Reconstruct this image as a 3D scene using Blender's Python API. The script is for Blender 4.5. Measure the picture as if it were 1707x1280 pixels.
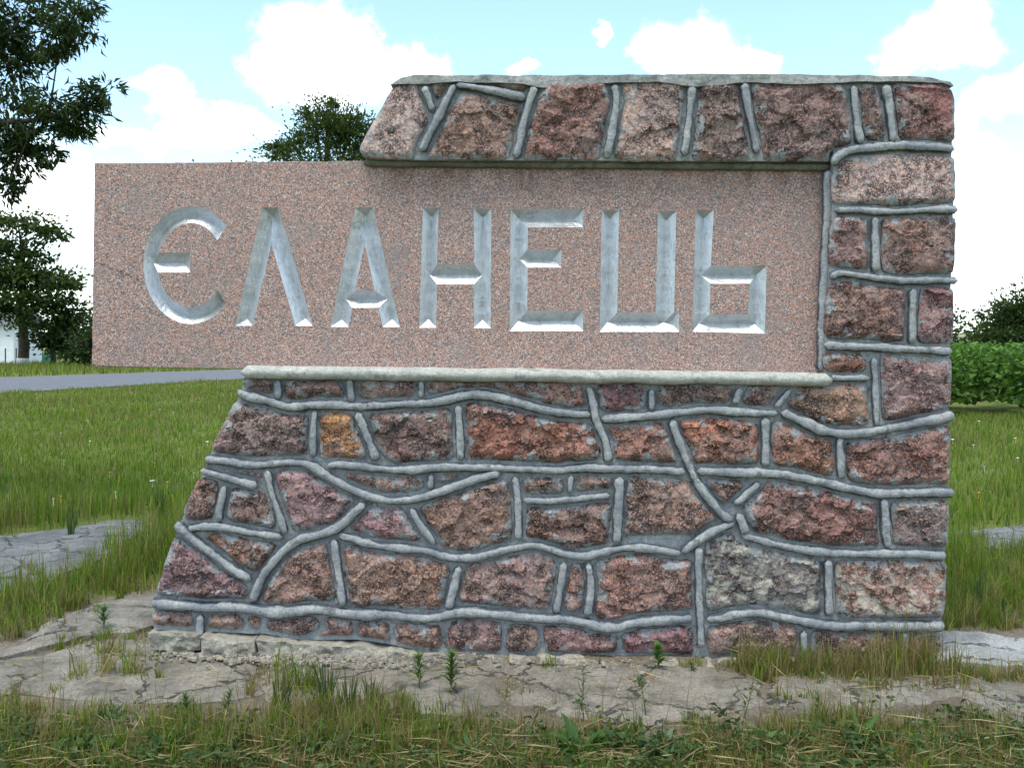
import bpy, math, random
import numpy as np
from mathutils import Vector, Matrix
from mathutils.geometry import delaunay_2d_cdt

for _o in list(bpy.data.objects): bpy.data.objects.remove(_o, do_unlink=True)
scene = bpy.context.scene
C = scene.collection
PI = math.pi

# ------------------------------------------------------------------ camera, sky, sun, exposure
EYE, DIST, F, CX, HZ = 1.6, 5.19, 1675.0, 853.5, 575.0      # eye height, metres to the wall, focal length and centre in photo pixels
cam_d = bpy.data.cameras.new('camera'); cam = bpy.data.objects.new('camera', cam_d); C.objects.link(cam)
cam.location = (0, -DIST, EYE); cam.rotation_euler = (PI/2, 0, 0)
cam_d.sensor_width = 36.0; cam_d.lens = 36.0*F/1707.0; cam_d.shift_y = -(640-HZ)/1707.0
cam_d.clip_start = 0.05; cam_d.clip_end = 6000
scene.camera = cam

SUN_EL, SUN_AZ = math.radians(70), math.radians(206)        # high, behind the camera's left shoulder, veiled by cloud
world = bpy.data.worlds.new('World'); scene.world = world; world.use_nodes = True
scene.view_settings.view_transform = 'Standard'; scene.view_settings.look = 'None'
scene.view_settings.gamma = 1.0; scene.view_settings.use_curve_mapping = False
scene.view_settings.exposure = EXPOSURE = 0.86

class NT:
    """tiny helper for node trees"""
    def __init__(s, tree): s.t = tree; s.n = tree.nodes; s.l = tree.links; s.n.clear()
    def new(s, typ, **kw):
        n = s.n.new(typ)
        for k, v in kw.items(): setattr(n, k, v)
        return n
    def put(s, sock, v):
        if isinstance(v, bpy.types.NodeSocket): s.l.new(v, sock)
        elif v is not None:
            if hasattr(sock.default_value, '__len__'):
                if not hasattr(v, '__len__'): v = [v]*len(sock.default_value)
                v = list(v)
                if len(sock.default_value) == 4 and len(v) == 3: v = v+[1]
            sock.default_value = v
    def math(s, op, a, b=0.0, c=0.0, clamp=False):
        n = s.new('ShaderNodeMath', operation=op, use_clamp=clamp)
        s.put(n.inputs[0], a); s.put(n.inputs[1], b); s.put(n.inputs[2], c); return n.outputs[0]
    def vm(s, op, a, b=(0,0,0)):
        n = s.new('ShaderNodeVectorMath', operation=op); s.put(n.inputs[0], a)
        if op == 'SCALE': s.put(n.inputs['Scale'], b)
        else: s.put(n.inputs[1], b)
        return n.outputs['Value'] if op in ('LENGTH', 'DOT_PRODUCT', 'DISTANCE') else n.outputs['Vector']
    def noise(s, vec, scale, detail=4, rough=.55, dist=0.0, out='Fac'):
        n = s.new('ShaderNodeTexNoise'); s.put(n.inputs['Vector'], vec); s.put(n.inputs['Scale'], scale)
        s.put(n.inputs['Detail'], detail); s.put(n.inputs['Roughness'], rough); s.put(n.inputs['Distortion'], dist)
        return n.outputs[out]
    def voro(s, vec, scale, out='Color', feature='F1', rnd=1.0):
        n = s.new('ShaderNodeTexVoronoi', feature=feature); s.put(n.inputs['Vector'], vec); s.put(n.inputs['Scale'], scale)
        s.put(n.inputs['Randomness'], rnd)
        return n.outputs[out]
    def ramp(s, fac, stops, mode='LINEAR'):
        n = s.new('ShaderNodeValToRGB'); s.put(n.inputs[0], fac); r = n.color_ramp; r.interpolation = mode
        while len(r.elements) < len(stops): r.elements.new(0.5)
        for e, (p, c) in zip(r.elements, stops):
            e.position = p
            if not hasattr(c, '__len__'): c = (c, c, c)
            e.color = (*c, 1)
        return n.outputs[0]
    def mix(s, fac, a, b, mode='MIX'):
        n = s.new('ShaderNodeMix', data_type='RGBA', blend_type=mode); n.clamp_factor = True
        s.put(n.inputs[0], fac); s.put(n.inputs[6], a); s.put(n.inputs[7], b); return n.outputs[2]
    def step(s, x, lo, hi):
        n = s.new('ShaderNodeMapRange', interpolation_type='SMOOTHSTEP'); s.put(n.inputs[0], x)
        s.put(n.inputs[1], lo); s.put(n.inputs[2], hi); return n.outputs[0]
    def attr(s, name, out='Fac', typ='GEOMETRY'):
        n = s.new('ShaderNodeAttribute', attribute_name=name, attribute_type=typ); return n.outputs[out]
    def sep(s, v):
        n = s.new('ShaderNodeSeparateXYZ'); s.put(n.inputs[0], v); return n.outputs
    def comb(s, x, y, z):
        n = s.new('ShaderNodeCombineXYZ'); s.put(n.inputs[0], x); s.put(n.inputs[1], y); s.put(n.inputs[2], z); return n.outputs[0]
    def bump(s, h, strength, dist, normal=None):
        n = s.new('ShaderNodeBump'); s.put(n.inputs['Strength'], strength); s.put(n.inputs['Distance'], dist); s.put(n.inputs['Height'], h)
        if normal: s.put(n.inputs['Normal'], normal)
        return n.outputs[0]

# sky: Nishita plus soft cumulus clouds laid out by direction
w = NT(world.node_tree)
sky = w.new('ShaderNodeTexSky', sky_type='NISHITA', sun_disc=False, sun_elevation=SUN_EL, sun_rotation=SUN_AZ, altitude=50, air_density=1.0, dust_density=1.2, ozone_density=1.0)
dirv = w.vm('NORMALIZE', w.new('ShaderNodeTexCoord').outputs['Generated'])
dx, dy, dz = w.sep(dirv)
warp = w.vm('SCALE', w.vm('SUBTRACT', w.noise(dirv, 14, 6, .62, 0, 'Color'), (.5,.5,.5)), .085)
wd = w.vm('ADD', dirv, warp)
mask = None
CLOUDS = [(500,70,72,62),(585,62,42,55),(460,110,48,40),(600,115,90,45),(690,110,58,30),(540,150,110,45),
          (1150,75,78,48),(1235,105,62,30),(1100,92,40,40),(1560,75,95,42),(1605,25,42,45),(1500,95,45,28),
          (1680,150,60,40),(262,135,45,28),(290,170,40,40),(1650,300,52,80),(1610,200,26,46),(1690,420,60,120),(300,232,150,22),(860,118,30,12),(1012,62,15,25),(90,330,120,70),(380,215,80,26),(1620,450,40,60)]
for px, py, rx, ry in CLOUDS:
    v = Vector(((px-CX)/F, 1, (HZ-py)/F)); L = v.length; c = v/L
    q = w.vm('MULTIPLY', w.vm('SUBTRACT', wd, tuple(c)), (F*L/rx, F*L/rx*.4, F*L/ry))
    m = w.math('SUBTRACT', 1.0, w.vm('LENGTH', q))
    mask = m if mask is None else w.math('SMOOTH_MAX', mask, m, .12)
# everywhere else: the same kind of scattered cumulus
plane = w.vm('SCALE', w.comb(dx, dy, 0), w.math('DIVIDE', 1.0, w.math('MAXIMUM', w.math('ADD', dz, .12), .12)))
gen = w.math('SUBTRACT', w.noise(plane, 1.6, 8, .55), .53)
front = w.step(dy, .55, .8)
gen = w.math('SUBTRACT', w.math('MULTIPLY', gen, 4.0), w.math('MULTIPLY', front, 2.5))
mask = w.math('MAXIMUM', mask, gen)
cl = w.step(w.math('ADD', mask, w.math('MULTIPLY', w.math('SUBTRACT', w.noise(dirv, 60, 6, .7), .5), .5)), -.22, .62)
low = w.step(dz, .22, .0)                                   # pale air towards the horizon
skycol = w.mix(1.0, sky.outputs[0], (2.25, 2.38, 2.15), 'MULTIPLY')
skycol = w.mix(w.math('MULTIPLY', low, .42), skycol, (10.8, 12.0, 13.0))
shade = w.noise(dirv, 9, 5)
cloudcol = w.mix(shade, (11.5, 12.1, 12.9), (17.5, 17.7, 17.6))
skycol = w.mix(cl, skycol, cloudcol)
bg = w.new('ShaderNodeBackground'); w.put(bg.inputs[0], skycol); bg.inputs[1].default_value = SKY_STRENGTH = 0.085
w.l.new(bg.outputs[0], w.new('ShaderNodeOutputWorld').inputs[0])

sun_d = bpy.data.lights.new('sun', 'SUN'); sun = bpy.data.objects.new('sun', sun_d); C.objects.link(sun)
sun_d.energy = 1.5; sun_d.angle = math.radians(20); sun_d.color = (1.0, .95, .86)
sd = Vector((math.sin(SUN_AZ)*math.cos(SUN_EL), math.cos(SUN_AZ)*math.cos(SUN_EL), math.sin(SUN_EL)))
sun.rotation_euler = sd.to_track_quat('Z', 'Y').to_euler()
sun.location = sd*50

scene.cycles.max_bounces = 6; scene.cycles.transparent_max_bounces = 6

# ------------------------------------------------------------------ helpers
rng = np.random.default_rng(7); random.seed(7)
def P(px, py, y=0.0):
    """the world point at depth y behind the wall plane that lies at a photo pixel"""
    d = DIST+y
    return ((px-CX)*d/F, y, EYE-(py-HZ)*d/F)
def G(px, py, z=0.0):
    """ground point"""
    d = (EYE-z)*F/(py-HZ)
    return ((px-CX)*d/F, d-DIST, z)
def hsh(ix, iy, iz, seed):
    h = (ix.astype(np.int64)*374761393 + iy.astype(np.int64)*668265263 + iz.astype(np.int64)*2147483647 + seed*974634721) & 0xffffffff
    h = ((h ^ (h >> 13))*1274126177) & 0xffffffff
    h = ((h ^ (h >> 16))*2246822519) & 0xffffffff
    return ((h ^ (h >> 15)) & 0xffffff)/float(0xffffff)
def vnoise(p, scale, seed=0):
    """value noise -1..1 at points p (n,3)"""
    q = np.asarray(p, float)*scale; i = np.floor(q).astype(np.int64); f = q-i; f = f*f*f*(f*(f*6-15)+10)
    r = 0
    for a in (0,1):
        for b in (0,1):
            for c in (0,1):
                wgt = (f[:,0] if a else 1-f[:,0])*(f[:,1] if b else 1-f[:,1])*(f[:,2] if c else 1-f[:,2])
                r = r+wgt*hsh(i[:,0]+a, i[:,1]+b, i[:,2]+c, seed)
    return r*2-1
def fbm(p, scale, octv=4, gain=.5, seed=0, ridge=False):
    r = 0; a = 1; tot = 0
    for o in range(octv):
        n = vnoise(p, scale*2.03**o, seed+o*17)
        if ridge: n = 1-2*np.abs(n)
        r = r+a*n; tot += a; a *= gain
    return r/tot
def mesh(name, verts, faces, mat=None, parent=None, smooth=False, pattr=None, cattr=None):
    me = bpy.data.meshes.new(name)
    verts = np.asarray(verts, float)
    if isinstance(faces, np.ndarray):
        n, k = faces.shape
        me.vertices.add(len(verts)); me.vertices.foreach_set('co', verts.ravel())
        me.loops.add(n*k); me.loops.foreach_set('vertex_index', faces.ravel().astype(np.int32))
        me.polygons.add(n); me.polygons.foreach_set('loop_start', np.arange(0, n*k, k, dtype=np.int32))
        me.update(calc_edges=True)
    else:
        me.from_pydata(verts.tolist(), [], faces)
    if smooth: me.polygons.foreach_set('use_smooth', np.ones(len(me.polygons), bool))
    for k, v in (pattr or {}).items():
        a = me.attributes.new(k, 'FLOAT', 'POINT'); a.data.foreach_set('value', np.asarray(v, np.float32))
    for k, v in (cattr or {}).items():
        a = me.attributes.new(k, 'FLOAT_COLOR', 'POINT'); v = np.asarray(v, np.float32)
        if v.shape[1] == 3: v = np.c_[v, np.ones(len(v), np.float32)]
        a.data.foreach_set('color', v.ravel())
    me.update()
    if mat: me.materials.append(mat)
    o = bpy.data.objects.new(name, me); C.objects.link(o)
    if parent: o.parent = parent
    return o
def tag(o, label=None, cat=None, group=None, kind=None):
    for k, v in (('label', label), ('category', cat), ('group', group), ('kind', kind)):
        if v: o[k] = v
    return o
def empty(name, loc, label, cat, group=None):
    o = bpy.data.objects.new(name, None); C.objects.link(o); o.location = loc; o.empty_display_size = .2
    return tag(o, label, cat, group)
def material(name, rough=.9, spec=.25):
    m = bpy.data.materials.new(name); m.use_nodes = True; t = NT(m.node_tree)
    b = t.new('ShaderNodeBsdfPrincipled'); o = t.new('ShaderNodeOutputMaterial'); t.l.new(b.outputs[0], o.inputs[0])
    b.inputs['Roughness'].default_value = rough; b.inputs['Specular IOR Level'].default_value = spec
    t.b = b
    return m, t
def resample(p, step, closed=False):
    p = np.asarray(p, float)
    if closed: p = np.r_[p, p[:1]]
    d = np.r_[0, np.cumsum(np.linalg.norm(np.diff(p, axis=0), axis=1))]
    n = max(4, int(round(d[-1]/step))); t = np.linspace(0, d[-1], n+(0 if closed else 1), endpoint=not closed)
    return np.stack([np.interp(t, d, p[:,k]) for k in range(p.shape[1])], 1)
def smooth_line(p, it=2):
    """Chaikin corner cutting with the ends kept"""
    p = np.asarray(p, float)
    for _ in range(it):
        if len(p) < 3: break
        q = [p[0]]
        for a, b in zip(p[:-1], p[1:]): q += [a*.75+b*.25, a*.25+b*.75]
        q.append(p[-1]); p = np.array(q)
    return p
def inside(pts, poly):
    pts = np.asarray(pts); poly = np.asarray(poly); x, y = pts[:,0], pts[:,1]; r = np.zeros(len(pts), bool)
    x1, y1 = poly[:,0], poly[:,1]; x2, y2 = np.roll(x1,-1), np.roll(y1,-1)
    for a, b, c, d in zip(x1, y1, x2, y2):
        if b == d: continue
        r ^= ((b > y) != (d > y)) & (x < (c-a)*(y-b)/(d-b)+a)
    return r
def dist_poly(pts, poly, closed=True):
    pts = np.asarray(pts); poly = np.asarray(poly); r = np.full(len(pts), 1e9)
    nxt = np.roll(poly, -1, 0) if closed else poly[1:]
    for a, b in zip(poly, nxt):
        e = b-a; L = max(e@e, 1e-12); t = np.clip(((pts-a)@e)/L, 0, 1)
        r = np.minimum(r, np.linalg.norm(pts-a-t[:,None]*e, axis=1))
    return r
def cdt(verts, edges):
    v, e, f, ov, oe, of = delaunay_2d_cdt([Vector((float(a), float(b))) for a, b in verts], edges, [], 0, 1e-7)
    return np.array([(p.x, p.y) for p in v]), [list(t) for t in f], ov
def fill(poly, spacing, jit=.3):
    """triangulate a polygon with its own outline points and a jittered hexagonal filling"""
    poly = np.asarray(poly); lo, hi = poly.min(0), poly.max(0)
    g = [(x+(spacing/2 if k % 2 else 0), y) for k, y in enumerate(np.arange(lo[1], hi[1], spacing*.87)) for x in np.arange(lo[0], hi[0], spacing)]
    g = np.array(g) if g else np.zeros((0,2))
    if len(g):
        g = g+rng.uniform(-jit, jit, g.shape)*spacing
        g = g[inside(g, poly)]
    if len(g): g = g[dist_poly(g, poly) > spacing*.45]
    n = len(poly); pts = np.r_[poly, g]
    v, f, ov = cdt(pts, [(i, (i+1) % n) for i in range(n)])
    f = np.array(f); cen = v[f].mean(1); at = {}
    for k, o in enumerate(ov):
        for q in o: at[q] = k
    return v, f[inside(cen, poly)], [at[q] for q in range(n)]

def prism(name, px_poly, y0, y1, mat, parent, spacing=.03, rough=.004, seed=0, closed_back=True, wob=0.0):
    """a body whose outline is given in photo pixels on the plane y=0, with an uneven front face"""
    poly = np.array([P(a, b)[0::2] for a, b in px_poly]); poly = resample(poly, spacing, True)
    if wob:
        p3 = np.c_[poly[:,0], np.zeros(len(poly)), poly[:,1]]
        poly = poly+np.c_[fbm(p3, 9, 3, .6, seed+5), fbm(p3, 9, 3, .6, seed+9)]*wob
    if np.sum(poly[:,0]*np.roll(poly[:,1],-1)-np.roll(poly[:,0],-1)*poly[:,1]) < 0: poly = poly[::-1]
    v, f, ring = fill(poly, spacing)
    p3 = np.c_[v[:,0], np.zeros(len(v)), v[:,1]]
    y = y0+fbm(p3, 14, 4, .55, seed)*rough
    V = np.c_[v[:,0], y, v[:,1]].tolist(); Fc = f.tolist()
    base = len(V); rows = max(1, int((y1-y0)/.06)); prev = ring
    for r in range(1, rows+1):
        yy = y0+(y1-y0)*r/rows; cur = []
        for i in ring: V.append((v[i,0], yy, v[i,1])); cur.append(len(V)-1)
        for k in range(len(ring)):
            a, b = k, (k+1) % len(ring); Fc.append([prev[b], prev[a], cur[a], cur[b]])
        prev = cur
    if closed_back: Fc.append(prev)
    return mesh(name, V, Fc, mat, parent, smooth=False)

def tube(name, pts, rad, mat, parent, sides=12, seed=0, flat=1.0, noise=.12, endr=.55, step=.016):
    """a hand-modelled mortar bead along 3-D points: uneven radius, rounded ends"""
    pts = resample(smooth_line(pts, 2), step); n = len(pts)
    tan = np.gradient(pts, axis=0); tan /= np.linalg.norm(tan, axis=1)[:,None]+1e-9
    up = np.array([0, -1.0, 0]); V = []
    side = np.cross(tan, up); side /= np.linalg.norm(side, axis=1)[:,None]+1e-9
    nn = np.cross(side, tan)
    s = np.r_[0, np.cumsum(np.linalg.norm(np.diff(pts, axis=0), axis=1))]
    e = np.minimum(s, s[-1]-s); cap = np.sqrt(np.clip(1-(1-np.clip(e/(rad*endr), 0, 1))**2, .04, 1))
    for i in range(n):
        for k in range(sides):
            a = 2*PI*k/sides
            V.append(pts[i]+(side[i]*math.cos(a)+nn[i]*math.sin(a)*flat)*rad*cap[i])
    V = np.array(V); ax = np.repeat(pts, sides, 0)
    V = ax+(V-ax)*(1+noise*(fbm(V, 9, 2, .5, seed)*1.1+fbm(V, 34, 4, .68, seed+3)*1.15))[:,None]
    V = V.tolist(); Fc = []
    for i in range(n-1):
        for k in range(sides):
            a, b = i*sides+k, i*sides+(k+1) % sides
            Fc.append([a, a+sides, b+sides, b])
    Fc.append(list(range(sides))); Fc.append([(n-1)*sides+k for k in range(sides)][::-1])
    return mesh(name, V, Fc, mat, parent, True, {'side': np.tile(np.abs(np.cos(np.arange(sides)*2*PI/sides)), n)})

# ------------------------------------------------------------------ materials
def mat_granite_rough():
    m, t = material('rough_granite', .82, .3)
    co = t.new('ShaderNodeTexCoord').outputs['Object']
    oi = t.new('ShaderNodeObjectInfo'); base = oi.outputs['Color']; rnd = oi.outputs['Random']
    co2 = t.vm('ADD', co, t.comb(t.math('MULTIPLY', rnd, 37.0), t.math('MULTIPLY', rnd, 11.0), t.math('MULTIPLY', rnd, 71.0)))
    big = t.noise(co2, 7, 5, .62, .6)
    mid = t.noise(co2, 24, 6, .70, .5)
    fine = t.noise(co2, 120, 3, .7)
    cry = t.sep(t.voro(co2, 150))
    tone = t.noise(co2, 4.2, 4, .6, .8)
    base = t.mix(t.math('MULTIPLY', t.step(tone, .42, .66), .62), base, t.mix(t.step(t.noise(co2, 3.1, 3), .4, .6), (.150, .128, .132), (.255, .195, .170)))
    dark = t.mix(1.0, base, (.15, .15, .175), 'MULTIPLY')
    lite = t.mix(.45, t.mix(1.0, base, (1.9, 1.8, 1.75), 'MULTIPLY'), (.56, .42, .34))
    d = t.step(t.math('ADD', t.math('MULTIPLY', big, .45), t.math('MULTIPLY', mid, .62)), .46, .60)
    col = t.mix(t.math('MULTIPLY', d, .95), t.mix(1.0, base, (1.08, 1.08, 1.08), 'MULTIPLY'), dark)
    l = t.step(t.math('ADD', t.math('MULTIPLY', mid, .5), t.math('MULTIPLY', fine, .6)), .585, .70)
    col = t.mix(t.math('MULTIPLY', l, .75), col, lite)
    k = t.ramp(cry[0], [(0, .45), (.25, .7), (.6, 1.0), (.86, 1.35), (1, 1.8)])
    col = t.mix(.62, col, k, 'MULTIPLY')
    og = t.step(cry[1], .80, .86)
    col = t.mix(t.math('MULTIPLY', og, .5), col, t.mix(1.0, base, (2.1, 1.5, 1.1), 'MULTIPLY'))
    # pale lime or lichen blotches, strong on a few stones (alpha of the object colour)
    lich = t.step(t.math('ADD', t.noise(co2, 13, 6, .7), t.math('MULTIPLY', oi.outputs['Alpha'], .28)), .70, .82)
    col = t.mix(t.math('MULTIPLY', lich, .75), col, t.mix(fine, (.36, .35, .31), (.52, .47, .36)))
    # mortar smeared over the margins
    e = t.attr('edge')
    sm = t.math('SUBTRACT', t.math('ADD', t.math('MULTIPLY', t.math('SUBTRACT', t.noise(co, 12, 6, .70), .49), .36), .004), e)
    sm = t.step(sm, -.004, .009)
    mort = t.ramp(t.noise(co, 60, 6, .75), [(.3, (.11, .125, .135)), (.5, (.26, .275, .275)), (.7, (.42, .43, .42))])
    col = t.mix(t.math('MULTIPLY', sm, .93), col, mort)
    t.put(t.b.inputs['Base Color'], col)
    h = t.math('ADD', t.math('MULTIPLY', t.noise(co2, 55, 6, .75), .9), t.math('MULTIPLY', cry[2], .22))
    t.put(t.b.inputs['Normal'], t.bump(h, .55, .012))
    return m
def mat_granite_dressed(name, veins=False):
    """bush-hammered pink granite"""
    m, t = material(name, .85, .25)
    co = t.new('ShaderNodeTexCoord').outputs['Object']
    a = t.sep(t.voro(co, 200)); b = t.sep(t.voro(co, 120))
    big = t.noise(co, 2.2, 5, .6); mid = t.noise(co, 9, 5, .6)
    pink = t.mix(t.math('ADD', t.math('MULTIPLY', big, .6), t.math('MULTIPLY', mid, .5)), (.49, .30, .25), (.41, .325, .295))
    k = t.ramp(a[0], [(0, (.055,.06,.07)), (.15, (.13,.125,.13)), (.28, (.30,.215,.19)), (.48, (.43,.27,.22)), (.72, (.54,.35,.29)), (.88, (.66,.56,.51))], 'CONSTANT')
    col = t.mix(.78, pink, k)
    col = t.mix(t.math('MULTIPLY', t.step(b[0], .80, .84), .5), col, (.15, .155, .165))
    col = t.mix(t.math('MULTIPLY', t.step(b[1], .84, .88), .55), col, (.56, .24, .15))
    col = t.mix(t.math('MULTIPLY', t.step(t.noise(co, 3.2, 6, .7), .50, .66), .45), col, (.25, .235, .23))
    if veins:
        x, y, z = t.sep(co)
        n = t.math('SUBTRACT', t.noise(co, 7, 6, .7), .5)
        for x0, x1, zz, sl, wd, st in ((-2.2, -1.85, 2.05, -.45, .010, .75), (-2.2, -1.2, 1.66, .02, .005, .4), (-2.2, -1.7, 2.30, -.35, .006, .4), (1.1, 1.35, 2.12, -.5, .006, .5)):
            ln = t.math('SUBTRACT', z, t.math('ADD', t.math('MULTIPLY', t.math('SUBTRACT', x, x0), sl), zz))
            ln = t.math('ABSOLUTE', t.math('ADD', ln, t.math('MULTIPLY', n, .13)))
            mk = t.math('MULTIPLY', t.step(ln, wd, wd*.25), t.math('MULTIPLY', t.step(x, x1+.06, x1-.1), t.step(x, x0-.02, x0+.05)))
            mk = t.math('MULTIPLY', mk, t.math('MULTIPLY', t.step(t.noise(co, 45, 3), .38, .6), st))
            col = t.mix(mk, col, (.06, .055, .055))
        # brownish run-off stain below the overhanging course
        stn = t.noise(t.vm('MULTIPLY', co, (1, 1, .22)), 9, 5, .65)
        drip = t.math('MULTIPLY', t.step(z, 2.34, 2.56), t.step(x, -.75, -.6))
        col = t.mix(t.math('MULTIPLY', drip, t.step(stn, .36, .66)), col, t.mix(1.0, col, (.50, .44, .42), 'MULTIPLY'))
    t.put(t.b.inputs['Base Color'], col)
    h = t.math('ADD', t.math('MULTIPLY', a[1], .5), t.noise(co, 130, 4, .7))
    t.put(t.b.inputs['Normal'], t.bump(h, .7, .008))
    return m
def mat_mortar(name, c0, c1, dirt=(.05,.055,.06), dirty=.5, scale=1.0, lines=False):
    m, t = material(name, .88, .2)
    co = t.new('ShaderNodeTexCoord').outputs['Object']
    n1 = t.noise(co, 6*scale, 6, .65); n2 = t.noise(co, 60*scale, 5, .7); n3 = t.noise(co, 240, 2)
    col = t.mix(t.step(n1, .3, .7), c0, c1)
    col = t.mix(.5, col, t.ramp(n2, [(.25, .2), (.5, .9), (.75, 1.5)]), 'MULTIPLY')
    col = t.mix(.35, col, t.ramp(n3, [(.25, .5), (.6, 1.3)]), 'MULTIPLY')
    d = t.step(t.math('ADD', t.math('MULTIPLY', n1, .6), t.math('MULTIPLY', t.noise(co, 22, 6, .72), .55)), .60, .74)
    col = t.mix(t.math('MULTIPLY', d, dirty), col, dirt)
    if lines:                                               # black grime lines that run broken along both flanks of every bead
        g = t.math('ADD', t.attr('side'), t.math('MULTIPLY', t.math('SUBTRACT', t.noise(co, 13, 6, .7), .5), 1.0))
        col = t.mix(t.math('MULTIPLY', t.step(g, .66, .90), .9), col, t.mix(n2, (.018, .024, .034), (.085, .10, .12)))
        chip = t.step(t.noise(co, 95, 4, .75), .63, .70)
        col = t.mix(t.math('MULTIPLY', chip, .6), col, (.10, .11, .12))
    t.put(t.b.inputs['Base Color'], col)
    t.put(t.b.inputs['Normal'], t.bump(t.math('ADD', n2, t.math('MULTIPLY', n3, .35)), .9 if lines else .7, .012 if lines else .008))
    return m
def mat_paint():
    m, t = material('silver_letter_paint', .42, .5)
    co = t.new('ShaderNodeTexCoord').outputs['Object']
    n1 = t.noise(co, 16, 6, .7); n2 = t.noise(t.vm('MULTIPLY', co, (1, 1, .35)), 70, 5, .7)
    k = t.math('ADD', t.math('MULTIPLY', n1, .5), t.math('MULTIPLY', n2, .5))
    col = t.ramp(k, [(.34, (.36,.37,.39)), (.46, (.54,.55,.57)), (.60, (.66,.67,.69))])
    worn = t.step(t.noise(co, 38, 6, .75), .60, .70)
    col = t.mix(t.math('MULTIPLY', worn, .6), col, (.30, .24, .22))
    t.put(t.b.inputs['Base Color'], col); t.put(t.b.inputs['Metallic'], t.math('SUBTRACT', .86, t.math('MULTIPLY', worn, .5)))
    t.put(t.b.inputs['Roughness'], t.math('ADD', t.math('MULTIPLY', n2, .25), .20))
    t.put(t.b.inputs['Normal'], t.bump(t.math('ADD', n1, t.math('MULTIPLY', n2, .7)), .6, .008))
    return m
def mat_ground():
    m, t = material('bare_ground', .95, .15)
    co = t.new('ShaderNodeTexCoord').outputs['Object']
    gr = t.attr('green'); n = t.noise(co, 1.7, 6, .65); f = t.noise(co, 38, 5, .7); v = t.noise(co, .05, 4, .6)
    soil = t.ramp(t.math('ADD', t.math('MULTIPLY', n, .5), t.math('MULTIPLY', f, .5)), [(.32, (.075,.06,.045)), (.5, (.17,.14,.105)), (.66, (.30,.26,.20))])
    grass = t.mix(v, t.mix(f, (.07,.11,.018), (.12,.17,.03)), t.mix(f, (.13,.15,.035), (.20,.20,.06)))
    k = t.step(t.math('ADD', gr, t.math('MULTIPLY', t.math('SUBTRACT', n, .5), .8)), .3, .7)
    t.put(t.b.inputs['Base Color'], t.mix(k, soil, grass))
    t.put(t.b.inputs['Normal'], t.bump(t.math('ADD', n, f), .8, .03))
    return m
def mat_paving(name, c0, c1, dark):
    m, t = material(name, .93, .2)
    co = t.new('ShaderNodeTexCoord').outputs['Object']
    n1 = t.noise(co, 3.2, 6, .65); n2 = t.noise(co, 45, 6, .72); ag = t.sep(t.voro(co, 130))
    col = t.mix(t.step(n1, .34, .66), c0, c1)
    col = t.mix(.6, col, t.ramp(n2, [(.25, .45), (.5, .95), (.75, 1.3)]), 'MULTIPLY')
    col = t.mix(.35, col, t.ramp(ag[0], [(0, .45), (.5, 1.0), (1, 1.5)]), 'MULTIPLY')
    crk = t.voro(t.vm('ADD', co, t.vm('SCALE', t.noise(co, 5, 5, .65, 0, 'Color'), .35)), 2.1, 'Distance', 'DISTANCE_TO_EDGE')
    ck = t.math('MULTIPLY', t.step(crk, .030, .006), t.step(t.noise(co, 2.4, 3), .36, .52))
    col = t.mix(t.math('MULTIPLY', ck, .92), col, tuple(v_*.6 for v_ in dark))
    st = t.step(t.noise(co, 5, 7, .78), .50, .66)
    col = t.mix(t.math('MULTIPLY', st, .55), col, dark)
    t.put(t.b.inputs['Base Color'], col)
    t.put(t.b.inputs['Normal'], t.bump(t.math('SUBTRACT', t.math('ADD', n2, t.math('MULTIPLY', n1, .6)), t.math('MULTIPLY', ck, .8)), .8, .014))
    return m
def mat_leaf(name, attr=True, col=None, trans=.35, rough=.6, spec=.25):
    m = bpy.data.materials.new(name); m.use_nodes = True; t = NT(m.node_tree)
    c = t.attr('Col', 'Color') if attr else None
    if col is not None:
        co = t.new('ShaderNodeTexCoord').outputs['Object']
        c = t.mix(t.noise(co, 25, 3), tuple(v*.65 for v in col), tuple(v*1.35 for v in col))
    b = t.new('ShaderNodeBsdfPrincipled'); t.put(b.inputs['Base Color'], c); b.inputs['Roughness'].default_value = rough
    b.inputs['Specular IOR Level'].default_value = spec
    tr = t.new('ShaderNodeBsdfTranslucent'); t.put(tr.inputs[0], t.mix(1.0, c, (1.25, 1.3, .6), 'MULTIPLY'))
    mx = t.new('ShaderNodeMixShader'); mx.inputs[0].default_value = trans
    t.l.new(b.outputs[0], mx.inputs[1]); t.l.new(tr.outputs[0], mx.inputs[2])
    t.l.new(mx.outputs[0], t.new('ShaderNodeOutputMaterial').inputs[0])
    return m
def mat_flat(name, c0, c1, scale=20, rough=.9, bump=.4, bd=.01, stretch=(1,1,1)):
    m, t = material(name, rough, .2)
    co = t.vm('MULTIPLY', t.new('ShaderNodeTexCoord').outputs['Object'], stretch)
    n = t.noise(co, scale, 6, .7)
    t.put(t.b.inputs['Base Color'], t.mix(t.step(n, .32, .68), c0, c1)); t.put(t.b.inputs['Normal'], t.bump(n, bump, bd))
    return m

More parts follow.
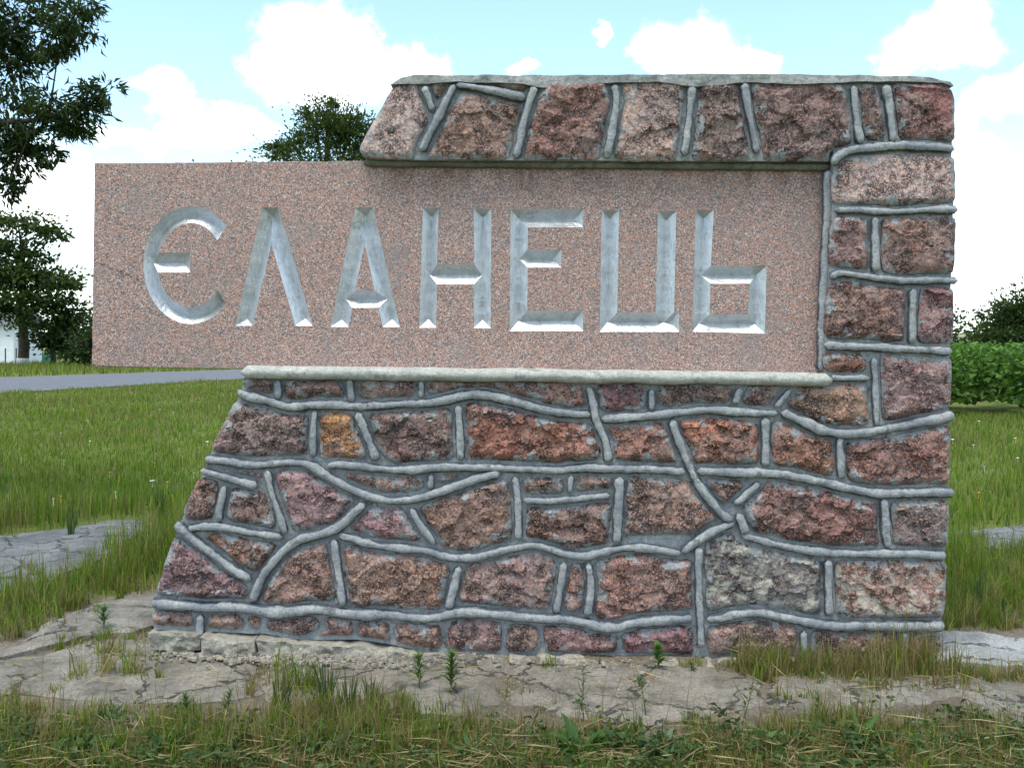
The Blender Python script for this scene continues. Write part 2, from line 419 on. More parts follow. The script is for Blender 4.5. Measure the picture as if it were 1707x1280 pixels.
M = dict(
    rough=mat_granite_rough(), slab=mat_granite_dressed('pink_granite', True),
    bed=mat_mortar('mortar_bed', (.21,.225,.24), (.38,.385,.38), dirty=.8),
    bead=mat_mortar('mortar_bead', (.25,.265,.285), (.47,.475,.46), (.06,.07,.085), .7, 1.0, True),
    ledge=mat_mortar('ledge_concrete', (.36,.355,.32), (.50,.49,.44), (.09,.095,.09), .6),
    cap=mat_mortar('cap_concrete', (.26,.265,.255), (.38,.38,.36), (.12,.12,.11), .6),
    joint=mat_mortar('shaded_joint', (.10,.105,.085), (.20,.20,.15), (.03,.03,.03), .6),  # mortar with the shade under the overhanging course put into its colour
    footing=mat_mortar('crumbled_footing', (.24,.22,.185), (.42,.39,.32), (.09,.08,.065), .7, .7),
    paint=mat_paint(), ground=mat_ground(),
    concrete=mat_paving('worn_concrete', (.165,.148,.12), (.29,.262,.22), (.07,.062,.05)),
    pale=mat_paving('pale_concrete', (.27,.27,.255), (.38,.38,.36), (.10,.10,.09)),
    asphalt=mat_paving('old_asphalt', (.13,.13,.13), (.22,.22,.215), (.05,.05,.05)),
    road=mat_flat('road_asphalt', (.115,.12,.13), (.16,.165,.18), 3),
    grass=mat_leaf('grass_blades', trans=.42), leaf=mat_leaf('leaves', trans=.3), shade_leaf=mat_leaf('matte_leaves', trans=.22, rough=.8, spec=.12), weed=mat_leaf('weed_leaves', trans=.3),
    bark=mat_flat('bark', (.035,.03,.025), (.10,.085,.07), 14, .95, .9, .03, (1,1,.3)),
    lime=mat_flat('limewash', (.55,.55,.53), (.72,.72,.70), 9),
    twig=mat_flat('twig_bark', (.05,.055,.04), (.11,.10,.07), 30),
    chips=mat_flat('stone_chips', (.20,.18,.15), (.38,.34,.28), 40),
    wall=mat_flat('far_limewashed_wall', (.66,.69,.72), (.78,.80,.82), 2),
    green=mat_flat('green_metal', (.03,.14,.09), (.05,.19,.12), 5, .5),
    stem=mat_flat('green_stem', (.09,.11,.035), (.17,.16,.06), 60),
    straw=mat_flat('dry_stem', (.20,.15,.075), (.36,.29,.16), 60),
    petal_w=mat_leaf('white_petals', False, (.75,.75,.70), .2), petal_y=mat_leaf('yellow_petals', False, (.70,.40,.05), .2),
    petal_o=mat_leaf('orange_petals', False, (.45,.17,.05), .2), petal_b=mat_leaf('lilac_petals', False, (.42,.40,.75), .2),
)

# ------------------------------------------------------------------ data traced from the photograph's wall face (pixels on the plane y=0)
STONES = [
[[685,265],[690,259],[690,250],[693,241],[697,233],[701,225],[706,216],[710,208],[713,200],[711,191],[708,182],[705,173],[702,165],[699,156],[696,147],[696,138],[689,134],[679,134],[670,134],[662,138],[656,145],[651,153],[646,161],[642,169],[637,177],[633,185],[628,193],[624,201],[619,209],[615,217],[610,225],[606,233],[601,241],[599,250],[603,258],[612,262],[621,262],[630,263],[639,263],[648,264],[657,264],[667,265],[676,265]],
[[730,166],[735,159],[739,150],[743,142],[744,134],[735,133],[726,133],[717,134],[718,143],[721,151],[724,160]],
[[875,151],[879,144],[880,135],[872,134],[863,133],[854,133],[845,133],[835,133],[826,133],[817,133],[808,133],[804,137],[813,139],[822,141],[831,143],[840,145],[848,147],[857,149],[866,151]],
[[991,266],[998,261],[1000,252],[1002,243],[1004,234],[1006,225],[1008,216],[1009,207],[1011,199],[1013,190],[1014,181],[1016,172],[1015,163],[1014,154],[1012,145],[1009,137],[1000,135],[991,134],[982,134],[973,134],[964,134],[955,134],[946,134],[937,134],[928,134],[919,134],[910,135],[903,139],[902,148],[900,157],[897,166],[894,175],[892,183],[889,192],[887,201],[885,210],[883,218],[881,227],[879,236],[877,245],[875,254],[875,263],[882,266],[891,266],[900,266],[909,266],[919,266],[928,266],[937,266],[946,266],[955,266],[964,266],[973,266],[982,266]],
[[1122,267],[1128,262],[1129,253],[1130,244],[1131,235],[1132,226],[1133,217],[1134,208],[1135,199],[1136,190],[1137,181],[1138,172],[1139,163],[1140,154],[1141,145],[1138,137],[1129,136],[1120,136],[1111,136],[1102,136],[1093,136],[1084,136],[1075,136],[1066,136],[1057,136],[1048,135],[1039,137],[1038,146],[1039,155],[1041,164],[1041,173],[1039,182],[1038,190],[1036,199],[1035,208],[1033,217],[1031,226],[1030,235],[1028,244],[1026,252],[1025,261],[1032,266],[1041,267],[1050,267],[1059,268],[1068,268],[1077,268],[1086,268],[1095,268],[1104,268],[1113,268]],
[[1246,267],[1251,261],[1249,252],[1247,243],[1245,234],[1243,225],[1241,216],[1239,207],[1238,198],[1236,189],[1235,180],[1233,171],[1232,162],[1231,153],[1229,144],[1223,137],[1214,136],[1205,136],[1196,136],[1187,136],[1178,136],[1169,138],[1166,146],[1165,155],[1164,164],[1163,174],[1162,183],[1161,192],[1160,201],[1159,210],[1158,219],[1157,228],[1156,237],[1155,246],[1154,256],[1155,264],[1163,267],[1173,268],[1182,268],[1191,268],[1200,268],[1209,268],[1218,268],[1228,268],[1237,268]],
[[1372,267],[1379,262],[1385,255],[1392,249],[1400,244],[1408,241],[1417,239],[1421,231],[1419,222],[1418,213],[1417,204],[1415,195],[1414,186],[1413,176],[1413,167],[1412,158],[1411,149],[1409,141],[1400,137],[1391,137],[1382,137],[1373,136],[1364,136],[1355,136],[1346,136],[1336,136],[1327,136],[1318,136],[1309,136],[1300,136],[1291,136],[1282,136],[1273,136],[1264,137],[1255,139],[1253,147],[1254,156],[1256,165],[1257,174],[1259,183],[1260,192],[1262,201],[1264,210],[1266,219],[1268,228],[1270,237],[1272,246],[1273,255],[1273,264],[1281,267],[1290,268],[1299,268],[1308,268],[1317,268],[1326,268],[1336,268],[1345,268],[1354,268],[1363,268]],
[[1458,234],[1467,233],[1474,228],[1475,219],[1475,210],[1474,200],[1473,191],[1471,182],[1469,173],[1468,164],[1466,155],[1464,146],[1459,138],[1450,138],[1440,138],[1434,144],[1434,153],[1435,162],[1436,172],[1437,181],[1438,190],[1439,199],[1440,208],[1442,218],[1444,227],[1449,234]],
[[1586,236],[1592,230],[1592,221],[1592,212],[1592,203],[1592,194],[1592,185],[1592,176],[1592,167],[1590,158],[1587,150],[1581,144],[1573,140],[1564,138],[1555,138],[1546,138],[1537,138],[1528,138],[1519,138],[1510,138],[1501,138],[1492,138],[1488,146],[1489,155],[1491,164],[1493,172],[1494,181],[1496,190],[1497,199],[1498,208],[1498,217],[1499,226],[1505,232],[1514,232],[1523,232],[1532,232],[1541,233],[1550,233],[1559,234],[1568,235],[1577,236]],
[[842,266],[848,260],[851,251],[853,242],[855,233],[857,225],[859,216],[861,207],[863,198],[865,189],[867,180],[862,173],[853,171],[844,169],[835,167],[826,165],[818,163],[809,161],[800,159],[791,158],[782,156],[773,155],[765,159],[760,166],[756,175],[752,183],[748,191],[744,199],[740,207],[735,216],[731,224],[727,232],[723,240],[719,248],[715,256],[715,265],[723,266],[732,266],[742,266],[751,266],[760,266],[769,266],[778,266],[787,266],[796,266],[806,266],[815,266],[824,266],[833,266]],
[[1507,342],[1516,341],[1525,340],[1534,339],[1543,339],[1552,338],[1562,338],[1571,338],[1580,338],[1589,337],[1593,330],[1594,321],[1593,312],[1593,303],[1593,293],[1592,284],[1592,275],[1592,266],[1585,261],[1576,260],[1567,259],[1558,258],[1549,257],[1540,257],[1530,256],[1521,256],[1512,256],[1503,256],[1494,256],[1485,256],[1476,257],[1467,257],[1457,258],[1448,259],[1439,260],[1430,261],[1421,263],[1412,265],[1405,270],[1399,277],[1394,285],[1388,292],[1387,301],[1387,310],[1386,319],[1387,328],[1389,337],[1398,339],[1407,340],[1416,340],[1425,340],[1434,340],[1443,340],[1452,341],[1461,341],[1470,342],[1480,342],[1489,342],[1498,342]],
[[1442,448],[1447,441],[1448,432],[1448,423],[1447,414],[1447,405],[1446,396],[1446,386],[1446,377],[1446,368],[1440,362],[1430,361],[1421,361],[1412,360],[1403,360],[1394,361],[1386,365],[1385,374],[1384,384],[1384,393],[1384,402],[1383,411],[1383,420],[1382,429],[1382,439],[1387,445],[1396,443],[1406,444],[1415,445],[1424,446],[1433,448]],
[[1517,457],[1526,457],[1535,456],[1544,456],[1553,456],[1562,456],[1571,456],[1580,456],[1589,454],[1591,446],[1592,437],[1592,428],[1592,419],[1592,409],[1593,400],[1593,391],[1593,382],[1594,373],[1592,364],[1584,361],[1575,360],[1566,360],[1557,360],[1548,361],[1539,361],[1530,362],[1521,363],[1512,363],[1503,364],[1494,364],[1485,364],[1476,364],[1470,370],[1470,379],[1470,388],[1470,397],[1470,406],[1470,415],[1470,424],[1470,434],[1471,443],[1473,451],[1481,455],[1490,456],[1499,457],[1508,457]],
[[1501,569],[1507,563],[1508,554],[1508,545],[1509,536],[1509,527],[1509,518],[1510,508],[1510,499],[1510,490],[1507,482],[1498,480],[1489,479],[1480,478],[1471,477],[1462,476],[1453,474],[1444,473],[1435,471],[1426,470],[1417,469],[1408,467],[1399,468],[1391,472],[1383,477],[1380,485],[1379,495],[1378,504],[1378,513],[1377,522],[1377,531],[1376,540],[1375,549],[1376,558],[1382,564],[1392,564],[1401,565],[1410,565],[1419,566],[1428,566],[1437,566],[1446,567],[1455,567],[1465,567],[1474,568],[1483,568],[1492,569]],
[[1581,573],[1588,568],[1589,559],[1589,549],[1590,540],[1590,531],[1590,522],[1590,512],[1590,503],[1590,494],[1590,485],[1583,480],[1573,479],[1564,479],[1555,478],[1546,479],[1537,481],[1534,489],[1533,498],[1533,507],[1532,517],[1532,526],[1532,535],[1532,544],[1531,554],[1531,563],[1535,570],[1544,572],[1553,572],[1563,573],[1572,573]],
[[1439,619],[1445,613],[1445,604],[1444,595],[1437,590],[1428,589],[1419,589],[1410,588],[1401,588],[1391,588],[1382,587],[1374,590],[1372,599],[1373,608],[1376,617],[1384,619],[1393,620],[1402,620],[1412,620],[1421,620],[1430,620]],
[[1481,701],[1490,700],[1499,698],[1508,696],[1517,694],[1525,692],[1534,690],[1543,688],[1552,687],[1561,685],[1570,683],[1578,680],[1585,675],[1586,666],[1586,657],[1586,648],[1586,639],[1587,630],[1587,621],[1587,612],[1587,602],[1581,597],[1572,596],[1563,596],[1554,595],[1545,595],[1536,595],[1527,594],[1518,594],[1509,593],[1500,593],[1491,592],[1481,591],[1472,592],[1468,598],[1468,607],[1468,617],[1469,626],[1469,635],[1470,644],[1470,653],[1471,662],[1471,671],[1471,680],[1472,689],[1473,698]],
[[452,655],[453,647],[453,637],[447,632],[437,632],[428,632],[418,632],[409,632],[402,636],[408,643],[415,648],[425,650],[434,651],[443,654]],
[[497,665],[506,664],[515,663],[525,662],[534,661],[543,661],[552,661],[562,661],[571,660],[573,651],[571,642],[566,635],[557,634],[547,634],[538,634],[529,634],[519,634],[510,634],[501,634],[492,633],[482,633],[475,637],[474,646],[475,656],[479,664],[488,666]],
[[614,664],[623,663],[632,662],[641,662],[651,661],[660,661],[669,660],[678,660],[687,659],[692,652],[692,642],[686,636],[677,636],[668,636],[659,635],[650,635],[640,635],[631,634],[622,634],[613,634],[604,635],[597,640],[597,649],[599,658],[605,664]],
[[969,677],[975,672],[973,663],[971,654],[968,645],[962,639],[953,638],[944,638],[935,638],[926,638],[917,638],[908,638],[899,638],[890,638],[881,638],[872,638],[863,638],[854,638],[845,638],[836,638],[827,638],[817,638],[808,637],[799,637],[790,637],[781,637],[772,637],[763,637],[754,637],[745,636],[736,636],[727,636],[718,637],[713,644],[713,653],[721,658],[729,656],[738,654],[747,652],[756,650],[765,647],[774,646],[783,645],[792,644],[801,644],[810,645],[819,647],[827,648],[836,650],[845,652],[854,655],[863,657],[871,660],[880,662],[889,665],[897,668],[906,670],[915,672],[924,674],[933,675],[942,676],[951,677],[960,677]],
[[1019,685],[1028,684],[1037,684],[1046,683],[1056,682],[1065,682],[1073,678],[1075,670],[1076,661],[1076,651],[1073,643],[1064,640],[1055,640],[1046,640],[1037,640],[1028,640],[1019,640],[1009,640],[1000,640],[994,645],[996,654],[999,663],[1000,672],[1002,681],[1010,685]],
[[1111,677],[1120,676],[1129,675],[1139,674],[1148,673],[1157,672],[1166,671],[1176,671],[1185,671],[1194,671],[1203,671],[1212,669],[1217,661],[1220,652],[1218,644],[1209,642],[1200,642],[1191,642],[1182,642],[1172,642],[1163,642],[1154,642],[1145,641],[1135,641],[1126,640],[1117,640],[1108,641],[1099,643],[1096,652],[1096,661],[1097,670],[1102,677]],
[[1423,709],[1432,708],[1441,707],[1448,702],[1449,693],[1448,684],[1448,675],[1448,666],[1447,657],[1447,648],[1442,641],[1433,640],[1424,640],[1415,640],[1406,640],[1397,641],[1388,643],[1379,643],[1370,644],[1361,644],[1352,644],[1343,644],[1334,645],[1329,652],[1324,659],[1318,666],[1315,674],[1320,681],[1328,684],[1337,688],[1345,692],[1353,696],[1361,700],[1370,703],[1378,705],[1387,707],[1396,709],[1405,709],[1414,709]],
[[1279,675],[1286,669],[1292,662],[1297,656],[1302,648],[1296,643],[1287,642],[1278,642],[1269,642],[1260,642],[1251,643],[1245,650],[1242,658],[1239,667],[1243,674],[1252,675],[1261,676],[1270,676]],
[[435,761],[444,760],[453,760],[462,759],[471,758],[480,758],[489,758],[498,758],[507,757],[511,749],[512,740],[512,731],[512,722],[512,713],[513,704],[513,695],[506,690],[497,691],[488,692],[479,691],[470,689],[462,687],[453,684],[444,681],[436,679],[427,676],[418,675],[409,673],[401,671],[392,670],[387,677],[382,686],[378,694],[374,702],[370,710],[366,718],[362,726],[358,734],[354,742],[355,751],[363,753],[372,755],[381,756],[390,757],[399,759],[408,760],[417,761],[426,761]],
[[931,771],[940,770],[949,768],[958,768],[967,768],[976,768],[985,768],[994,767],[1000,762],[1000,752],[999,744],[996,735],[992,727],[989,719],[985,710],[978,704],[969,704],[960,703],[951,703],[942,702],[933,701],[924,700],[915,698],[906,696],[898,695],[889,692],[880,690],[871,687],[863,684],[854,682],[845,679],[837,677],[828,675],[819,673],[810,672],[801,671],[792,671],[783,672],[777,678],[777,687],[778,696],[778,705],[779,714],[779,723],[780,732],[780,741],[780,750],[781,759],[786,766],[795,766],[804,766],[813,767],[822,767],[832,768],[841,768],[850,768],[859,768],[868,769],[877,769],[886,769],[895,770],[904,770],[913,770],[922,771]],
[[674,771],[683,770],[692,770],[701,769],[710,768],[720,767],[729,767],[738,766],[747,766],[754,761],[755,752],[755,743],[754,734],[754,724],[754,715],[753,706],[753,697],[752,688],[748,681],[738,681],[729,683],[721,684],[711,685],[702,686],[693,686],[684,686],[675,686],[666,686],[657,687],[647,687],[638,688],[629,689],[620,690],[614,696],[616,704],[620,713],[623,721],[627,730],[630,738],[633,747],[636,756],[640,764],[647,769],[656,770],[665,771]],
[[541,766],[549,763],[558,761],[567,761],[576,762],[585,763],[594,764],[603,765],[611,761],[610,753],[606,744],[603,736],[600,727],[597,719],[593,711],[590,702],[586,694],[579,689],[570,688],[561,687],[552,687],[543,687],[536,692],[534,700],[534,709],[533,718],[533,727],[532,736],[532,745],[532,754],[533,763]],
[[1258,774],[1264,768],[1264,759],[1264,750],[1264,741],[1264,732],[1264,723],[1264,714],[1262,705],[1254,701],[1245,700],[1236,699],[1227,698],[1218,697],[1209,697],[1200,696],[1191,696],[1182,696],[1173,696],[1164,697],[1155,698],[1146,699],[1137,701],[1136,710],[1139,718],[1142,727],[1145,735],[1148,744],[1152,752],[1155,761],[1159,769],[1167,772],[1176,772],[1185,772],[1195,773],[1204,773],[1213,774],[1222,774],[1231,774],[1240,774],[1249,774]],
[[1385,792],[1390,785],[1390,776],[1389,767],[1389,758],[1388,748],[1387,739],[1381,733],[1372,730],[1363,728],[1355,725],[1346,721],[1338,717],[1330,714],[1321,710],[1313,706],[1304,703],[1295,702],[1288,706],[1286,715],[1287,724],[1287,733],[1287,743],[1288,752],[1288,761],[1288,770],[1295,776],[1304,777],[1313,778],[1322,780],[1331,782],[1340,783],[1349,785],[1358,787],[1367,789],[1376,791]],
[[1126,771],[1129,764],[1126,755],[1123,747],[1119,738],[1116,730],[1113,721],[1110,712],[1105,705],[1096,704],[1087,705],[1078,706],[1069,706],[1060,707],[1051,708],[1042,708],[1033,709],[1024,710],[1016,713],[1017,722],[1020,730],[1023,739],[1024,748],[1025,757],[1027,765],[1036,768],[1045,768],[1054,768],[1063,768],[1072,769],[1081,769],[1090,770],[1099,770],[1108,771],[1117,772]],
[[1514,808],[1523,807],[1532,807],[1541,807],[1550,806],[1559,807],[1568,807],[1577,807],[1583,800],[1584,791],[1584,782],[1584,773],[1584,764],[1585,755],[1585,746],[1585,737],[1586,728],[1585,719],[1584,710],[1575,708],[1567,710],[1558,712],[1549,714],[1540,716],[1531,718],[1522,720],[1513,722],[1504,723],[1495,725],[1487,727],[1478,728],[1469,730],[1460,731],[1451,732],[1442,733],[1433,734],[1424,735],[1415,737],[1411,745],[1412,754],[1412,763],[1412,772],[1413,781],[1413,790],[1416,799],[1424,803],[1433,805],[1442,806],[1451,808],[1460,808],[1469,808],[1478,808],[1487,808],[1496,808],[1505,808]],
[[435,797],[435,789],[425,787],[416,787],[406,785],[397,785],[388,786],[397,789],[407,792],[416,794],[426,796]],
[[493,886],[502,884],[511,882],[520,880],[529,878],[538,875],[546,873],[554,869],[562,863],[569,857],[575,851],[582,845],[589,838],[587,830],[579,826],[571,822],[563,818],[555,813],[547,809],[539,804],[531,799],[524,794],[516,789],[507,786],[499,784],[489,784],[480,784],[471,784],[462,786],[459,794],[460,803],[462,812],[465,821],[468,829],[471,838],[474,847],[477,855],[480,864],[483,872],[486,881]],
[[671,821],[680,820],[689,818],[698,817],[705,812],[707,803],[703,795],[694,795],[685,795],[676,796],[667,796],[658,796],[649,795],[640,794],[631,793],[622,792],[613,791],[604,790],[595,789],[586,788],[577,788],[577,795],[584,799],[592,803],[601,807],[609,810],[618,813],[626,816],[635,819],[644,820],[653,821],[662,821]],
[[735,806],[744,803],[753,800],[762,796],[766,791],[757,790],[748,790],[738,791],[730,793],[728,803]],
[[970,819],[979,818],[988,817],[998,816],[1007,815],[1016,814],[1020,806],[1020,797],[1012,793],[1003,792],[994,792],[984,792],[975,792],[966,792],[961,800],[961,809],[961,818]],
[[778,917],[787,916],[796,915],[805,914],[814,911],[822,908],[831,906],[840,904],[848,901],[852,893],[852,884],[852,875],[852,866],[852,857],[852,848],[852,838],[852,829],[850,821],[849,812],[846,803],[839,800],[830,802],[821,805],[813,807],[804,809],[795,811],[786,814],[778,817],[769,821],[761,824],[752,827],[744,830],[735,833],[727,835],[718,838],[709,841],[701,845],[702,853],[706,861],[710,869],[716,876],[721,884],[727,891],[733,898],[737,906],[742,913],[751,915],[760,916],[769,917]],
[[918,824],[927,823],[936,821],[940,813],[940,803],[935,797],[926,796],[917,796],[908,795],[899,795],[889,794],[880,794],[872,798],[872,807],[874,816],[881,822],[890,823],[900,823],[909,824]],
[[1153,891],[1161,886],[1168,882],[1176,877],[1184,873],[1192,868],[1191,860],[1184,854],[1178,847],[1172,840],[1167,833],[1161,826],[1156,819],[1151,811],[1146,803],[1139,799],[1130,798],[1121,797],[1112,796],[1103,796],[1094,795],[1085,794],[1076,794],[1067,794],[1058,794],[1049,795],[1046,803],[1045,812],[1045,821],[1044,831],[1044,840],[1043,849],[1043,858],[1042,867],[1042,876],[1042,885],[1044,891],[1053,891],[1063,891],[1072,891],[1081,891],[1090,891],[1099,891],[1108,891],[1117,891],[1126,891],[1135,891],[1144,891]],
[[323,867],[332,866],[341,866],[350,864],[354,857],[355,848],[357,839],[359,830],[361,821],[362,812],[360,804],[351,801],[342,798],[334,797],[327,803],[323,811],[320,820],[316,828],[312,836],[308,844],[305,853],[307,862],[314,867]],
[[1211,839],[1217,832],[1224,825],[1231,819],[1238,813],[1244,805],[1237,801],[1227,800],[1218,800],[1208,799],[1199,799],[1189,799],[1180,799],[1178,807],[1184,815],[1190,822],[1196,830],[1202,837]],
[[1459,909],[1465,903],[1465,894],[1464,885],[1463,876],[1463,867],[1462,858],[1461,849],[1459,840],[1452,834],[1443,833],[1434,831],[1425,830],[1417,828],[1408,826],[1399,824],[1390,821],[1381,819],[1372,817],[1363,815],[1355,813],[1346,811],[1337,809],[1328,807],[1319,806],[1310,804],[1301,803],[1292,802],[1283,802],[1276,808],[1270,815],[1263,821],[1257,827],[1250,833],[1243,839],[1239,847],[1242,856],[1246,864],[1249,873],[1253,881],[1261,886],[1270,888],[1278,890],[1287,893],[1296,895],[1305,897],[1314,899],[1323,900],[1332,902],[1341,904],[1350,905],[1359,906],[1368,907],[1377,908],[1386,909],[1395,909],[1404,910],[1413,910],[1423,910],[1432,910],[1441,910],[1450,910]],
[[454,880],[459,874],[457,865],[454,857],[451,848],[448,839],[445,831],[441,822],[432,820],[423,820],[414,818],[405,816],[396,814],[387,815],[384,823],[382,832],[380,841],[378,850],[378,859],[382,867],[391,870],[400,871],[409,873],[418,875],[427,876],[436,878],[445,879]],
[[1573,912],[1580,907],[1581,898],[1581,889],[1582,880],[1582,871],[1582,862],[1582,853],[1582,844],[1579,836],[1571,833],[1562,833],[1553,832],[1544,832],[1535,833],[1526,833],[1517,834],[1508,834],[1499,834],[1490,836],[1486,843],[1486,852],[1487,861],[1488,870],[1489,879],[1490,889],[1490,898],[1493,906],[1501,909],[1510,910],[1519,910],[1528,910],[1537,911],[1546,911],[1555,911],[1564,912]],
[[975,914],[984,912],[993,910],[1001,908],[1010,905],[1015,898],[1016,889],[1016,880],[1016,871],[1017,862],[1017,853],[1017,844],[1011,838],[1002,838],[993,839],[984,840],[975,841],[966,842],[957,843],[948,844],[939,845],[930,846],[921,847],[911,847],[902,847],[893,846],[884,846],[877,850],[876,859],[876,868],[876,877],[876,886],[878,894],[887,896],[896,896],[905,898],[913,900],[922,903],[931,906],[939,909],[948,912],[957,913],[966,914]],
[[699,902],[700,894],[695,887],[690,880],[685,872],[681,864],[677,856],[671,849],[662,847],[653,847],[644,847],[635,846],[626,844],[618,847],[611,853],[604,859],[598,866],[591,872],[586,879],[592,885],[601,888],[609,891],[618,894],[627,896],[636,897],[645,898],[654,899],[663,900],[672,901],[681,901],[690,902]],
[[1364,1024],[1369,1018],[1369,1009],[1369,1000],[1368,991],[1368,982],[1368,973],[1368,964],[1368,955],[1368,946],[1366,937],[1359,932],[1351,930],[1342,929],[1333,928],[1324,926],[1315,924],[1306,923],[1297,921],[1289,919],[1280,917],[1271,914],[1262,912],[1254,910],[1245,907],[1236,905],[1229,900],[1225,892],[1219,887],[1210,889],[1202,893],[1193,896],[1186,901],[1179,906],[1176,915],[1176,924],[1176,933],[1176,942],[1176,951],[1176,960],[1177,969],[1177,978],[1177,987],[1178,996],[1178,1005],[1180,1014],[1187,1018],[1196,1017],[1204,1015],[1213,1013],[1222,1011],[1231,1009],[1240,1008],[1249,1007],[1258,1007],[1267,1007],[1276,1008],[1284,1010],[1293,1012],[1302,1014],[1311,1015],[1320,1017],[1329,1019],[1337,1021],[1346,1022],[1355,1024]],
[[426,951],[433,945],[438,938],[444,931],[450,924],[456,917],[459,909],[451,904],[442,903],[433,902],[424,900],[415,899],[406,897],[397,895],[388,894],[379,892],[370,891],[361,889],[352,889],[343,890],[343,897],[350,902],[357,908],[365,913],[372,919],[379,925],[386,930],[394,936],[401,941],[409,945],[417,950]],
[[403,998],[410,993],[413,985],[410,977],[403,972],[395,967],[387,963],[380,958],[372,953],[365,947],[358,941],[351,936],[344,930],[337,925],[329,920],[322,914],[315,909],[308,904],[300,898],[292,895],[287,901],[284,910],[281,919],[278,927],[275,936],[272,944],[270,953],[267,961],[264,970],[261,979],[260,987],[268,991],[277,992],[286,993],[295,993],[304,994],[313,995],[322,996],[331,997],[340,997],[349,998],[358,998],[367,998],[376,998],[385,998],[394,998]],
[[464,1007],[473,1006],[482,1006],[491,1005],[500,1003],[509,1002],[518,1001],[527,1001],[536,1002],[545,1003],[554,1002],[558,994],[557,985],[555,976],[554,967],[553,958],[551,949],[550,940],[549,931],[547,922],[546,913],[543,905],[534,903],[525,906],[516,908],[508,910],[499,914],[492,919],[485,925],[478,931],[472,938],[466,945],[460,952],[455,959],[449,966],[445,974],[442,983],[439,991],[438,1000],[446,1005],[455,1007]],
[[723,1016],[732,1013],[736,1006],[739,997],[741,988],[744,979],[746,970],[748,961],[751,952],[750,944],[743,939],[734,937],[725,935],[716,932],[707,930],[698,928],[689,927],[680,926],[671,926],[662,925],[653,924],[644,924],[634,922],[625,921],[616,919],[608,917],[599,914],[590,911],[582,908],[573,909],[571,918],[572,927],[574,936],[575,945],[576,954],[578,963],[579,972],[580,981],[582,990],[583,999],[587,1007],[595,1010],[604,1011],[613,1011],[623,1010],[632,1010],[641,1010],[650,1010],[659,1011],[668,1013],[677,1014],[686,1014],[696,1015],[705,1015],[714,1016]],
[[911,1015],[916,1008],[918,999],[920,990],[921,982],[923,973],[924,964],[925,955],[927,946],[927,937],[922,930],[914,926],[905,924],[896,922],[887,921],[878,922],[869,923],[861,925],[852,927],[843,928],[834,931],[826,934],[817,936],[808,939],[799,940],[790,941],[782,943],[777,951],[775,960],[772,968],[770,977],[768,986],[765,995],[767,1003],[776,1005],[785,1006],[794,1006],[803,1007],[812,1008],[821,1009],[830,1010],[839,1011],[848,1012],[857,1013],[866,1013],[875,1014],[884,1015],[893,1015],[902,1016]],
[[1027,1031],[1036,1029],[1045,1027],[1053,1025],[1062,1023],[1071,1022],[1080,1021],[1089,1020],[1098,1019],[1107,1018],[1116,1018],[1125,1018],[1134,1017],[1143,1017],[1151,1014],[1154,1006],[1154,997],[1154,988],[1153,979],[1153,970],[1152,961],[1152,952],[1152,943],[1152,934],[1145,931],[1137,934],[1128,933],[1119,932],[1110,930],[1101,929],[1093,927],[1084,926],[1075,925],[1066,925],[1057,924],[1048,925],[1039,925],[1030,927],[1021,929],[1012,931],[1004,933],[996,937],[994,945],[995,954],[997,963],[998,972],[998,981],[997,990],[995,999],[993,1008],[992,1016],[993,1025],[1000,1030],[1009,1031],[1018,1032]],
[[1568,1030],[1574,1024],[1575,1015],[1576,1006],[1576,997],[1577,988],[1577,978],[1578,969],[1578,960],[1579,951],[1578,942],[1571,937],[1562,937],[1553,936],[1543,936],[1534,935],[1525,935],[1516,935],[1507,934],[1498,934],[1489,934],[1479,934],[1470,934],[1461,934],[1452,934],[1443,934],[1434,934],[1424,934],[1415,934],[1406,934],[1397,936],[1393,943],[1393,952],[1393,961],[1394,970],[1394,980],[1394,989],[1394,998],[1394,1007],[1394,1016],[1396,1025],[1403,1029],[1413,1030],[1422,1030],[1431,1030],[1440,1030],[1449,1030],[1458,1030],[1467,1030],[1477,1030],[1486,1030],[1495,1030],[1504,1030],[1513,1030],[1522,1030],[1531,1030],[1541,1030],[1550,1030],[1559,1030]],
[[962,1020],[968,1014],[970,1005],[971,995],[973,986],[974,977],[973,968],[972,959],[970,950],[966,941],[958,939],[951,945],[950,954],[948,963],[947,972],[945,982],[944,991],[942,1000],[941,1009],[944,1017],[953,1020]],
[[314,1044],[321,1039],[321,1029],[315,1023],[306,1021],[297,1021],[287,1020],[278,1019],[269,1019],[260,1019],[253,1025],[253,1034],[258,1041],[267,1042],[277,1043],[286,1043],[295,1043],[305,1044]],
[[402,1048],[406,1041],[404,1032],[399,1025],[390,1024],[381,1024],[372,1024],[363,1024],[354,1024],[346,1027],[346,1036],[348,1045],[357,1047],[366,1047],[375,1047],[384,1048],[393,1048]],
[[431,1049],[434,1040],[434,1031],[425,1027],[415,1026],[412,1034],[414,1043],[421,1049]],
[[506,1058],[515,1054],[523,1050],[531,1046],[532,1038],[526,1031],[517,1028],[508,1029],[499,1031],[490,1032],[481,1033],[471,1034],[462,1034],[453,1034],[444,1037],[444,1046],[451,1051],[460,1053],[469,1054],[478,1056],[488,1057],[497,1059]],
[[539,1060],[548,1059],[557,1059],[566,1059],[575,1059],[584,1059],[587,1051],[587,1042],[583,1035],[574,1033],[565,1032],[556,1030],[547,1029],[541,1033],[546,1040],[547,1048],[539,1052],[532,1057]],
